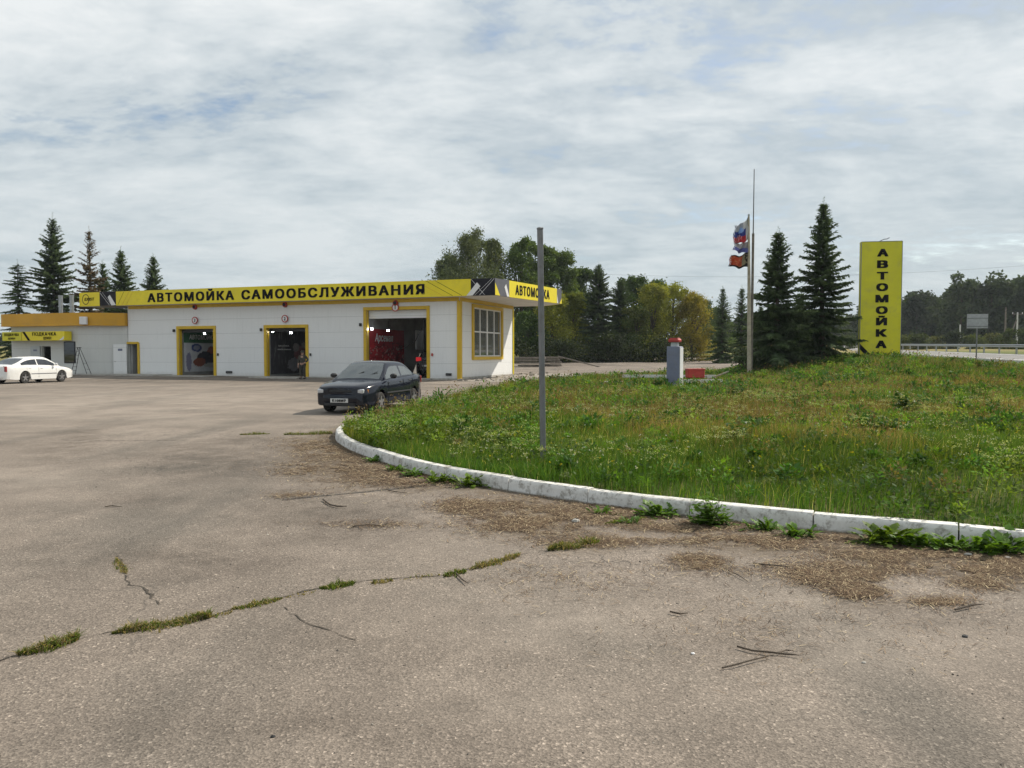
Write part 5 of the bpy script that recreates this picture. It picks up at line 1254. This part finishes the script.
# pale gravel grains scattered over the yard: stuff
g=np.random.default_rng(9); n=5200; X=g.uniform(-7,7,n);Y=2.4+g.gamma(2.0,3.0,n); k=(np.abs(X)<.7*Y)&~inpoly(X,Y,VERGE)&(Y<25); X=X[k];Y=Y[k];n=len(X); s=g.uniform(.002,.0055,n)*(1+.04*Y)*(1+1.2*(g.random(n)<.02))
q=np.array([(1,0,0),(0,1,0),(-1,0,0),(0,-1,0),(0,0,1)]); an=g.uniform(0,6.28,n); ca,sa=np.cos(an),np.sin(an)
V=np.stack([np.column_stack([X+s*(a*ca-b*sa)*g.uniform(.7,1.2,n),Y+s*(a*sa+b*ca)*g.uniform(.7,1.2,n),.001+s*c*.7]) for a,b,c in q],1).reshape(-1,3); i=np.arange(n)*5
Fc=np.vstack([np.column_stack([i+a,i+b,i+4]) for a,b in ((0,1),(1,2),(2,3),(3,0))]); gc=np.where(g.random((n,1))<.6,np.array([[.38,.35,.30]]),np.array([[.10,.09,.08]]))*g.uniform(.7,1.3,(n,1))
tag(link('gravel',np_mesh('gravel',V,Fc,np.repeat(gc,5,axis=0),[M['straw']])),'fine loose grit scattered over the asphalt','gravel',kind='stuff')
# twigs
def twig(pts,r,label,mat='bark',branch=None,nm='twig'):
    W_=[ground(*p) for p in pts]; x0,y0=W_[0]; mb=MB(); P=[(a-x0,b-y0,r+.004+random.uniform(0,.012)) for a,b in W_]; mb.tube(P,[r]*(len(P)-1)+[r*.4],6)
    if branch:
        B=[ground(*p) for p in branch]; mb.tube([(a-x0,b-y0,r+.006) for a,b in B],[r*.7]*(len(B)-1)+[r*.3],5)
    o=mb.build(nm,M[mat],smooth=True); o.location=(x0,y0,0); tag(o,label,'twig','twigs on the asphalt')
twig([(323,501),(330,506),(338,508),(347,508)],.009,'dark forked twig left of the first kerb weeds',branch=[(330,506),(326,503),(324,505)])
twig([(387,491),(396,493),(407,494)],.006,'thin curved twig close to the shadow of the steel post')
twig([(352,528),(366,526),(380,527),(398,523)],.006,'long brown twig on the asphalt with dry needles')
twig([(737,649),(752,653),(768,655),(785,656),(799,658)],.0055,'dark upper twig of the crossed pair in the foreground',branch=[(778,655),(786,652),(794,653)])
twig([(722,670),(735,668),(752,663),(774,658)],.0045,'lower twig of the crossed pair in the foreground')
twig([(456,575),(462,581),(468,586)],.006,'short stick beside the little green tuft')
twig([(670,614),(680,616),(688,615)],.006,'short crooked twig below the kerb litter in the middle'); twig([(753,565),(770,567),(790,569)],.005,'thin twig left of the larger hay patch')
twig([(728,572),(738,577),(748,583)],.004,'fine slanting twig right of the small hay patch'); twig([(105,508),(112,507),(122,508)],.006,'short lone twig at the left'); twig([(955,612),(972,608),(984,607)],.007,'small curved twig at the right edge')
def stone(px,py,s,label,mat='conc'):
    x0,y0=ground(px,py); g=np.random.default_rng(int(px)); mb=MB(); mb.lathe([(0,-.2*s),(s*.8,-.1*s),(s,.2*s),(s*.75,.6*s),(0,.8*s)],'z',(0,0,0),9); mb.v=[(x*g.uniform(.8,1.15),y*g.uniform(.75,1.0),z*g.uniform(.85,1.1)) for x,y,z in mb.v]
    o=mb.build('stone',M[mat]); o.location=(x0,y0,0); tag(o,label,'stone','loose stones')
stone(968,556,.035,'grey stone at the foot of the kerb near the right edge'); stone(1008,559,.028,'small pale stone right of the grey one near the kerb'); stone(576,522,.045,'pale flat stone in the litter below the kerb'); stone(273,737,.011,'black pebble in the left foreground','black'); stone(965,637,.018,'dark pebble at the right','innerd'); stone(864,663,.012,'tiny pale chip on the asphalt right of the twigs'); stone(693,654,.012,'small white chip left of the crossed twigs','whitep')
# ------------------------------------------------------------------ cars
def interp(x,P): return float(np.interp(x,[p[0] for p in P],[p[1] for p in P]))
def smoothprof(P,n=1):
    c=catmull(P,.03); return [tuple(q) for q in c[np.argsort(c[:,0])]]
def make_car(name,loc,rz,lab,q):
    car=tag(empty(name,loc,rz),lab,q.get('cat','car'))
    L,Wd=q['L'],q['W']; deck=smoothprof(q['deck']); roof=smoothprof(q['roof']); clear=q['clear']; xa=(q['xf'],q['xr']); rw=q['rw']; ra=rw+.055
    paint=q['paint']
    def hw(x):
        t=abs(x)/(L/2); f=1-.17*max(0,(t-.55)/.45)**2.6; return Wd/2*f
    xs=set(np.round(np.linspace(-L/2,L/2,54),4))
    for c in xa: xs|=set(np.round(c+np.linspace(-ra,ra,17),4))
    xs=sorted(xs)
    def zb(x):
        z=clear+.05*max(0,(abs(x)/(L/2)-.8)/.2)
        for c in xa:
            if abs(x-c)<=ra+1e-6: z=max(z,rw+math.sqrt(max(0,ra*ra-(x-c)**2)))
        return z
    def ring(x,sc=1.0,dz=0):
        w=hw(x)*sc; zd=interp(x,deck)-dz; zs=zd-.045; b=zb(x); h=zs-b
        mid=max(b+.02,clear+.30)
        return [(w*.90,b),(w*.985,b+.02),(w,mid if mid<zs-.1 else b+h*.4),(w*1.0,max(mid+.02,b+h*.62) if mid+.02<zs-.06 else b+h*.6),(w*.985,zs-.05 if zs-.05>b+.03 else b+.5*h),(w*.955,zs),(w*.87,zd),(w*.45,zd+.018),(0,zd+.026)]
    mb=MB(); vs=[];rows=[]
    stat=[(xs[0]-.0,.93,.03)]+[(x,1.0,0) for x in xs]+[(xs[-1],.93,.03)]
    for i,(x,sc,dz) in enumerate(stat):
        r=ring(x,sc,dz); X=x+(-.035 if i==0 else .035 if i==len(stat)-1 else 0)
        rows.append(len(vs)); full=[(X,-y,z) for y,z in r]+[(X,y,z) for y,z in r[::-1][1:]]; vs+=full
    m=17; fs=[]
    for i in range(len(stat)-1):
        for j in range(m-1):
            a=rows[i]+j;b=rows[i+1]+j; fs.append((a,b,b+1,a+1))
    fs.append(tuple(range(rows[0],rows[0]+m))); fs.append(tuple(range(rows[-1]+m-1,rows[-1]-1,-1)))
    mb.add(vs,fs); body=mb.build('body',paint,car,smooth=True)
    x=MB(); x.box((0,0,clear+.14),(L*.90,Wd*.86,.16))
    for c in xa: x.box((c,0,rw+.14),(2*ra+.04,Wd*.80,.50))
    x.build('underbody',M['black'],body)
    # greenhouse
    x0,x1=roof[0][0],roof[-1][0]; gx=[x0+(x1-x0)*k/48 for k in range(49)]
    zbelt=lambda x: interp(x,deck)-.012
    tum=q.get('tum',.42)
    def grow(x):
        zt=interp(x,roof); zb_=min(zbelt(x),zt-.004); w0=hw(x)*.905
        hgt=max(.004,zt-zb_); w=lambda z: w0-tum*(z-zb_)*(.55+.45*min(1,hgt/.4))
        zr=zt-min(.07,hgt*.3); return [(w(zb_),zb_),(w(zb_+(zr-zb_)*.12),zb_+(zr-zb_)*.12),(w(zb_+(zr-zb_)*.86),zb_+(zr-zb_)*.86),(w(zr),zr),(w(zr)-.045,zt-.02*(hgt>.1)),(w(zr)-.10,zt+.004),(w(zr)*.5,zt+.022),(0,zt+.03)]
    V=[];m=15
    for x in gx:
        r=grow(x); V+=[(x,-y,z) for y,z in r]+[(x,y,z) for y,z in r[::-1][1:]]
    parts={}
    def put(k,f): parts.setdefault(k,[]).append(f)
    for i in range(48):
        xc=(gx[i]+gx[i+1])/2
        for j in range(m-1):
            f=(i*m+j,(i+1)*m+j,(i+1)*m+j+1,i*m+j+1); key='shell'; jj=min(j,m-2-j)
            if jj==1:
                for k,(a,b) in enumerate(q['side']):
                    if a<xc<b: key=('side',k,0 if j<7 else 1)
            if jj>=5:
                a,b=q['ws']; c,d=q['rw_']
                if a<xc<b: key=('windscreen',)
                if c<xc<d: key=('rear_window',)
            put(key,f)
    def sub(key,name_,mt,off=0.0,parent=body):
        fl=parts.get(key,[]); 
        if not fl: return None
        idx={};vv=[];ff=[]
        for f in fl:
            t=[]
            for i in f:
                if i not in idx: idx[i]=len(vv); vv.append(V[i])
                t.append(idx[i])
            ff.append(t)
        y=MB(); y.add(vv,ff); return y.build(name_,mt,parent,smooth=True)
    sub('shell','cabin',paint)
    for k in list(parts):
        if k=='shell': continue
        sub(k,'side_window' if k[0]=='side' else k[0],q.get('gl',M['cglass']),parent=car)
    # dim interior: seats and dash seen through the glass
    a,b=q['cab']; x=MB(); zi=interp(0,deck)
    x.box(((a+b)/2,0,zi-.06),(b-a,Wd*.80,.10))
    for sx in q['seats']:
        for sy in (-.36,.36): x.rbox((sx,sy,zi+.08),(.16,.46,.40),.06); x.rbox((sx-.03,sy,zi+.33),(.10,.24,.16),.04)
    x.rbox((q['dash'],0,zi+.02),(.30,Wd*.74,.16),.05)
    x.build('seat',M['innerd'],car)
    # wheels
    for wx in xa:
        for sy in (-1,1):
            yw=sy*(Wd/2-.105); wm=MB()
            wm.lathe([(rw*.62,-.09),(rw*.93,-.095),(rw,-.06),(rw,.06),(rw*.93,.095),(rw*.62,.09)],'y',(0,0,0),28)
            wh=tag(empty('wheel',(wx,yw,rw)),None); wh.parent=car
            wm.build('tyre',M['rubber'],wh,smooth=True)
            rm=MB(); o_=sy*.075
            rm.lathe([(rw*.64,-.07),(rw*.64,.07),(rw*.58,o_*.9),(rw*.55,o_*.2),(0,o_*.1)],'y',(0,0,0),24)
            for s_ in range(5):
                an=2*math.pi*s_/5+.3; c_,s2=math.cos(an),math.sin(an); P=[]
                for r_,w2 in ((.03,.045),(rw*.60,.035)): 
                    for sg in (-1,1): P.append((c_*r_-s2*w2*sg,o_,s2*r_+c_*w2*sg))
                rm.plate([P[0],P[1],P[3],P[2]],.02,(0,sy,0))
            rm.lathe([(0,o_+sy*.025),(.05,o_+sy*.02),(.055,o_)],'y',(0,0,0),12)
            rm.build('rim',M['rim'] if not q.get('steel') or wx<0 else M['rim'],wh)
            wv=MB(); wv.lathe([(0,o_*.25),(rw*.56,o_*.3)],'y',(0,0,0),20); wv.build('brake_disc',M['black'],wh)
    # trim pieces
    for sy in (-1,1):
        mr=MB(); mr.rbox((q['mir'][0],sy*(hw(q['mir'][0])+.09),q['mir'][1]),(.12,.20,.13),.04); mr.build('mirror',M['black'] if q.get('bm') else paint,car)
        for (dx) in q['seams']:
            sm=MB(); P=[]
            for k in range(7):
                z=clear+.12+(interp(dx,deck)-.07-clear-.12)*k/6; P.append((dx,sy*(hw(dx)*.997+.0),z))
            sm.tube(P,.006,4); sm.build('door_seam',M['black'],body)
        for dx in q['handles']:
            hd=MB(); hd.rbox((dx,sy*(hw(dx)*.985+.012),interp(dx,deck)-.13),(.16,.03,.03),.008); hd.build('handle',M['black'] if q.get('bm') else paint,car)
        st=MB(); P=[(x_,sy*(hw(x_)+.004),clear+.33) for x_ in np.linspace(xa[1]+ra+.03,xa[0]-ra-.03,10)]; st.tube(P,.022,5); st.build('side_strip',M['black'] if q.get('bm') else M['greyp'],body)
    for end,nm in ((1,'front_bumper'),(-1,'rear_bumper')):
        bpm=MB(); n=13; vs=[];fs=[]
        prof=[(.0,clear+.02),(.05,clear+.06),(.075,clear+.18),(.06,clear+.30),(.01,clear+.34)]
        for k in range(n):
            t=-1+2*k/(n-1); y=t*hw(L/2-.10)*1.01; xx=L/2+.03-.20*abs(t)**3.2
            for o_,z in prof: vs.append((end*(xx+o_),y,z))
        mm=len(prof)
        for k in range(n-1):
            for j in range(mm-1): fs.append((k*mm+j,(k+1)*mm+j,(k+1)*mm+j+1,k*mm+j+1))
        bpm.add(vs,fs); bpm.build(nm,paint,car,smooth=True)
        if q.get('bstrip'):
            s2=MB(); P=[(end*(L/2+.112-.20*abs(t)**3.2),t*hw(L/2-.1)*1.01,clear+.25) for t in np.linspace(-1,1,13)]; s2.tube(P,.02,5); s2.build('bumper_strip',M['black'],car)
    def blob(nm,c,d,mat,par=car,b=.02,rz=0):
        y=MB(); y.rbox((0,0,0),d,b); o=y.build(nm,mat,par); o.location=c; o.rotation_euler=(0,0,rz); return o
    zf=interp(L/2-.05,deck); xe=L/2+.02
    for sy in (-1,1):
        blob('headlight',(xe-.035,sy*(hw(xe-.06)*.72),zf-.115),(.10,.34,.12),M['lamp'],rz=-sy*R(11)); blob('indicator',(xe-.13,sy*(hw(L/2-.1)*.95),zf-.115),(.14,.05,.12),M['amber'],rz=-sy*R(30))
        y=MB(); zr_=interp(-L/2+.05,deck); tz=q.get('tail',zr_-.17); th=q.get('th',.22)
        blob('tail_light',(-xe+.035,sy*(hw(L/2-.05)*.77),tz),(.09,.34,th),M['taillit'] if q.get('lit') else M['tail'],rz=sy*R(16))
    blob('grille',(xe+.0,0,zf-.115),(.05,Wd*.40,.09),M['black'])
    y=MB(); y.rbox((L/2+.112,0,clear+.17),(.012,.52,.112),.004); fpl=y.build('number_plate',M['plate'],car)
    lettering(q.get('num','000'),.07,.40,(L/2+.119,0,clear+.136),R(90),M['blk'],fpl,bold=.03)
    y=MB(); y.rbox((-L/2-.05 if not q.get('rp') else -L/2-.045,0,q.get('rpz',clear+.50)),(.03,.52,.112),.004); y.build('number_plate',M['plate'],car)
    y=MB(); y.box((L/2+.085,0,clear+.07),(.03,Wd*.55,.07)); y.build('air_intake',M['black'],car)
    for sy in (-.55,.15):
        y=MB(); xw=q['ws'][1]; y.tube([(xw-.02,sy*.6,zbelt(xw)+.035),(xw-.22,sy*.6+.42,interp(xw-.22,roof)+.045)],.010,5); y.build('wiper',M['black'],car)
    return car
sedan=dict(L=4.20,W=1.68,clear=.20,rw=.285,xf=1.30,xr=-1.19,paint=M['carblk'],bm=True,
 deck=[(-2.2,.90),(-2.08,.985),(-1.7,1.0),(-1.2,.985),(0,.935),(.75,.91),(1.1,.885),(1.6,.83),(1.95,.765),(2.12,.71)],
 roof=[(-1.46,.985),(-1.28,1.07),(-1.02,1.27),(-.82,1.36),(-.5,1.392),(-.05,1.40),(.22,1.385),(.40,1.33),(.7,1.15),(1.12,.88)],
 ws=(.38,1.04),rw_=(-1.38,-.90),side=[(-1.18,-.36),(-.29,.80)],cab=(-1.2,.8),seats=(-.15,-.85),dash=.72,mir=(.68,1.0),seams=(.80,-.30,-1.02),handles=(-.12,-.82),num='К108МР',bstrip=False,gl=M['sglass'])
tilt=lambda x,y: 0
make_car('parked_car',(-4.12,22.85,0),R(-104),'black four door sedan facing the camera behind the weedy verge tip',sedan)
wh=dict(sedan); wh.update(gl=M['cglass'],L=4.50,W=1.73,paint=M['carwht'],bm=False,clear=.19,rw=.31,xf=1.32,xr=-1.20,
 deck=[(-2.3,.82),(-2.2,.96),(-1.9,1.0),(-1.3,.985),(0,.945),(.8,.92),(1.15,.90),(1.7,.84),(2.08,.76),(2.27,.69)],
 roof=[(-1.95,.99),(-1.55,1.13),(-1.05,1.33),(-.55,1.425),(-.05,1.445),(.4,1.40),(.75,1.24),(1.05,1.06),(1.28,.90)],
 ws=(.48,1.20),rw_=(-1.85,-1.0),side=[(-1.42,-.36),(-.28,.88)],mir=(.80,1.02),seams=(.90,-.31,-1.10),handles=(-.1,-.88),num='Т45ОКА',tail=.79,th=.30,rp=1,rpz=.78)
make_car('parked_car',(-27.05,43.25,0),R(77.5),'white four door hatchback sedan parked in front of the annex at the left edge',wh)
suv=dict(sedan); suv.update(gl=M['cglass'],L=4.4,W=1.82,paint=M['cardrk'],clear=.26,rw=.35,xf=1.35,xr=-1.3,cat='car',lit=True,
 deck=[(-2.25,1.0),(-2.15,1.08),(-1.5,1.10),(0,1.08),(.8,1.05),(1.2,1.02),(1.8,.92),(2.1,.80),(2.22,.66)],
 roof=[(-2.12,1.07),(-1.98,1.40),(-1.7,1.70),(-1.0,1.80),(-.2,1.80),(.3,1.72),(.8,1.40),(1.15,1.08)],
 ws=(.42,1.08),rw_=(-2.05,-1.78),side=[(-1.75,-1.1),(-1.02,-.3),(-.22,.75)],cab=(-1.8,.8),mir=(.75,1.18),seams=(.85,-.26,-1.06),handles=(-.1,-.9),num='Н72ТУК',tail=1.18,th=.26,rpz=.75)
p_=W(-3.45,4.6,.07); make_car('car_being_washed',p_,R(70),'dark SUV with glowing red tail lamps inside the tall wash bay',suv)
# ------------------------------------------------------------------ man at the middle bay
def skin(name,V,E,Rr,mat,parent,sub=2):
    me=bpy.data.meshes.new(name); me.from_pydata(V,E,[]); o=link(name,me,parent)
    o.modifiers.new('s','SKIN'); sl_=me.skin_vertices[0].data
    for i,r in enumerate(Rr): sl_[i].radius=(r,r) if not isinstance(r,tuple) else r
    sl_[0].use_root=True
    sb=o.modifiers.new('u','SUBSURF'); sb.levels=sub; sb.render_levels=sub
    bpy.context.view_layer.update(); dg=bpy.context.evaluated_depsgraph_get(); m2=bpy.data.meshes.new_from_object(o.evaluated_get(dg)); o.modifiers.clear(); o.data=m2; bpy.data.meshes.remove(me)
    m2.materials.clear(); m2.materials.append(mat)
    for p in m2.polygons: p.use_smooth=True
    return o
pp=W(-10.15,-1.7,.0)
man=tag(empty('person',(pp[0],pp[1],.02),R(-12)),'man in green brown camouflage clothes standing with one hand on his hip','person')
# pelvis 0, waist 1, chest 2, neck 3, head 4, headtop 5 ...
V=[(0,0,.95),(0,0,1.08),(0,.0,1.32),(0,0,1.50),(0,-.02,1.60),(0,-.02,1.72),
 (-.10,0,.90),(-.12,-.03,.50),(-.13,0,.10),(-.13,-.13,.05),
 (.10,0,.90),(.12,-.02,.50),(.14,.02,.10),(.15,-.11,.05),
 (-.20,0,1.42),(-.27,.02,1.15),(-.25,-.10,.92),(-.24,-.13,.83),
 (.20,0,1.42),(.36,.06,1.20),(.20,-.06,1.03),(.13,-.09,1.00)]
E=[(0,1),(1,2),(2,3),(3,4),(4,5),(0,6),(6,7),(7,8),(8,9),(0,10),(10,11),(11,12),(12,13),(2,14),(14,15),(15,16),(16,17),(2,18),(18,19),(19,20),(20,21)]
Rr=[(.15,.11),(.15,.11),(.18,.12),.055,.080,.070,.10,.07,.048,.045,.10,.07,.048,.045,.07,.052,.04,.035,.07,.052,.04,.035]
body=skin('body',V,E,Rr,M['skin'],man)
V2=[(0,0,.95),(0,0,1.08),(0,0,1.32),(0,0,1.46),(-.20,0,1.42),(-.27,.02,1.15),(-.255,-.08,.96),(.20,0,1.42),(.36,.06,1.20),(.22,-.05,1.05)]
skin('jacket',V2,[(0,1),(1,2),(2,3),(2,4),(4,5),(5,6),(2,7),(7,8),(8,9)],[(.185,.14),(.18,.135),(.20,.145),.095,.085,.068,.055,.085,.068,.055],M['camo'],man)
skin('trousers',[(0,0,.98),(-.10,0,.88),(-.12,-.03,.50),(-.13,0,.12),(.10,0,.88),(.12,-.02,.50),(.14,.02,.12)],[(0,1),(1,2),(2,3),(0,4),(4,5),(5,6)],[(.165,.125),.118,.088,.070,.118,.088,.070],M['camo'],man)
for sx in (-.13,.145):
    x=MB(); x.rbox((sx,-.05,.045),(.11,.29,.10),.03); x.rbox((sx,.02,.12),(.10,.13,.12),.03); x.build('boot',M['boot'],man,smooth=True)
x=MB(); x.lathe([(0,1.80),(.06,1.79),(.096,1.73),(.10,1.68),(.095,1.66)],'z',(0,-.01,0),14); x.rbox((0,-.13,1.675),(.13,.10,.015),.006); x.build('cap',M['camo'],man,smooth=True)
x=MB(); x.rbox((0,-.115,1.62),(.022,.03,.045),.008); x.build('nose',M['skin'],man,smooth=True)
for s in (-1,1):
    x=MB(); x.lathe([(0,-.008),(.011,-.003),(.012,.004)],'y',(s*.032,-.098,1.645),8); x.build('eye',M['dark'],man)
    x=MB(); x.rbox((s*.088,-.01,1.63),(.02,.04,.06),.008); x.build('ear',M['skin'],man,smooth=True)
x=MB(); x.box((0,-.099,1.575),(.05,.006,.010)); x.build('mouth',M['red'],man)
def hand(base_,dirv,palm_n,side):
    """palm and five bent fingers"""
    d=Vector(dirv).normalized(); n=Vector(palm_n).normalized(); s=d.cross(n).normalized()*side; b=Vector(base_); V=[b,b+d*.045,b+d*.085]; E=[(0,1),(1,2)]; Rr=[.026,(.036,.022),(.036,.018)]
    for k,(o,l) in enumerate(((-.030,.062),(-.010,.075),(.010,.070),(.030,.055))):
        i=len(V); V+=[b+d*.085+s*o,b+d*(.085+l*.5)+s*o*1.1+n*.006,b+d*(.085+l)+s*o*1.1+n*.022]; E+=[(2,i),(i,i+1),(i+1,i+2)]; Rr+=[.0105,.009,.0075]
    i=len(V); V+=[b+d*.03+s*-.04,b+d*.07+s*-.062+n*.01]; E+=[(1,i),(i,i+1)]; Rr+=[.012,.009]
    skin('hand',[tuple(v) for v in V],E,Rr,M['skin'],man,1)
hand((-.24,-.13,.83),(0,-.1,-1),(1,0,0),1); hand((.13,-.09,1.00),(-1,-.3,-.2),(0,1,0),-1)

# ------------------------------------------------------------------ air
hm=bpy.data.materials.new('haze'); t=NT(hm); pv=t.n('ShaderNodeVolumePrincipled'); pv.inputs['Color'].default_value=(.80,.88,.97,1); pv.inputs['Density'].default_value=HAZE; pv.inputs['Anisotropy'].default_value=.2
o=t.n('ShaderNodeOutputMaterial'); t.l(pv.outputs[0],o.inputs['Volume'])
if HAZE>0:
    x=MB(); x.box((0,1500,21),(7000,5600,46)); tag(x.build('haze',hm),'thin pale summer haze filling the air over the whole place','haze',kind='stuff')
# ------------------------------------------------------------------ camera, light, sky
cd=bpy.data.cameras.new('camera'); cam=bpy.data.objects.new('camera',cd); COL.objects.link(cam)
cam.location=(0,0,H); cam.rotation_euler=(R(90)-PITCH,0,0); cd.sensor_width=36; cd.lens=F/1024*36; cd.clip_end=9000; cd.clip_start=.05
SC.camera=cam
EL=44.0; SD=Vector((.857*math.cos(R(EL)),.514*math.cos(R(EL)),math.sin(R(EL))))
sl=bpy.data.lights.new('sun','SUN'); sl.energy=SUN_E; sl.angle=R(.6); sl.color=(1.0,.92,.80)
so=bpy.data.objects.new('sun',sl); COL.objects.link(so); so.rotation_euler=SD.to_track_quat('Z','Y').to_euler(); so.location=(40,30,60)
wd=bpy.data.worlds.new('World'); SC.world=wd; wd.use_nodes=True
class WT(NT):
    def __init__(s,w): s.t=w.node_tree; s.t.nodes.clear()
t=WT(wd)
sky=t.n('ShaderNodeTexSky',_sky_type='NISHITA',_sun_disc=False); sky.sun_elevation=R(EL); sky.sun_rotation=math.atan2(.857,.514); sky.air_density=1.1; sky.dust_density=1.5; sky.ozone_density=1.5
b1=t.n('ShaderNodeBackground',Strength=.10); t.l(sky.outputs[0],b1.inputs[0])
tc=t.n('ShaderNodeTexCoord'); sp=t.n('ShaderNodeSeparateXYZ'); t.l(tc.outputs['Generated'],sp.inputs[0])
zc=t.math('MAXIMUM',sp.outputs[2],0.0); dn=t.math('ADD',zc,.16)
cb=t.n('ShaderNodeCombineXYZ'); t.l(t.math('DIVIDE',sp.outputs[0],dn),cb.inputs[0]); t.l(t.math('DIVIDE',sp.outputs[1],dn),cb.inputs[1]); cb.inputs[2].default_value=3.1
mp=t.n('ShaderNodeMapping'); t.l(cb.outputs[0],mp.inputs[0]); mp.inputs['Rotation'].default_value=(0,0,R(28)); mp.inputs['Scale'].default_value=(.75,1.0,1)
wn=t.n('ShaderNodeTexNoise'); wn.inputs['Scale'].default_value=.9; wn.inputs['Detail'].default_value=4; t.l(mp.outputs[0],wn.inputs['Vector'])
vm=t.n('ShaderNodeVectorMath',_operation='MULTIPLY_ADD'); t.l(wn.outputs['Color'],vm.inputs[0]); vm.inputs[1].default_value=(.7,.7,.2); t.l(mp.outputs[0],vm.inputs[2])
big=t.noise(vm.outputs[0],.75,5,.5); fine=t.noise(vm.outputs[0],2.6,9,.62); cell=t.noise(mp.outputs[0],13,5,.6)
d1=t.math('ADD',t.math('MULTIPLY',big,.66),t.math('MULTIPLY',fine,.34))
d1=t.math('ADD',d1,t.math('MULTIPLY',t.math('SUBTRACT',cell,.5),.22))
cover=t.ramp(d1,[(.36,.0),(.405,.6),(.45,.95),(1.0,1.0)])
# thicker parts are greyer, thin parts whiter
ccol=t.ramp(t.math('ADD',t.math('ADD',t.math('MULTIPLY',fine,.60),t.math('MULTIPLY',big,.40)),t.math('MULTIPLY',t.math('SUBTRACT',cell,.5),.18)),[(.33,(.42,.49,.545)),(.43,(.54,.605,.645)),(.52,(.70,.75,.77)),(.62,(.84,.87,.875))])
# the deck of cloud seen at a low angle is bluer and duller
lo=t.ramp(sp.outputs[2],[(.0,1.0),(.30,.0)])
ccol=t.mix(ccol,(.40,.49,.535),t.math('MULTIPLY',lo,.60))
b2=t.n('ShaderNodeBackground',Strength=CLOUD_E); t.l(ccol,b2.inputs[0])
mx=t.n('ShaderNodeMixShader'); t.l(cover,mx.inputs[0]); t.l(b1.outputs[0],mx.inputs[1]); t.l(b2.outputs[0],mx.inputs[2])
o=t.n('ShaderNodeOutputWorld'); t.l(mx.outputs[0],o.inputs[0])
vs=SC.view_settings; vs.view_transform='Standard'; vs.look='None'; vs.gamma=1; vs.exposure=EXPO; vs.use_curve_mapping=False
SC.cycles.max_bounces=8; SC.cycles.transparent_max_bounces=12; SC.cycles.use_denoising=True
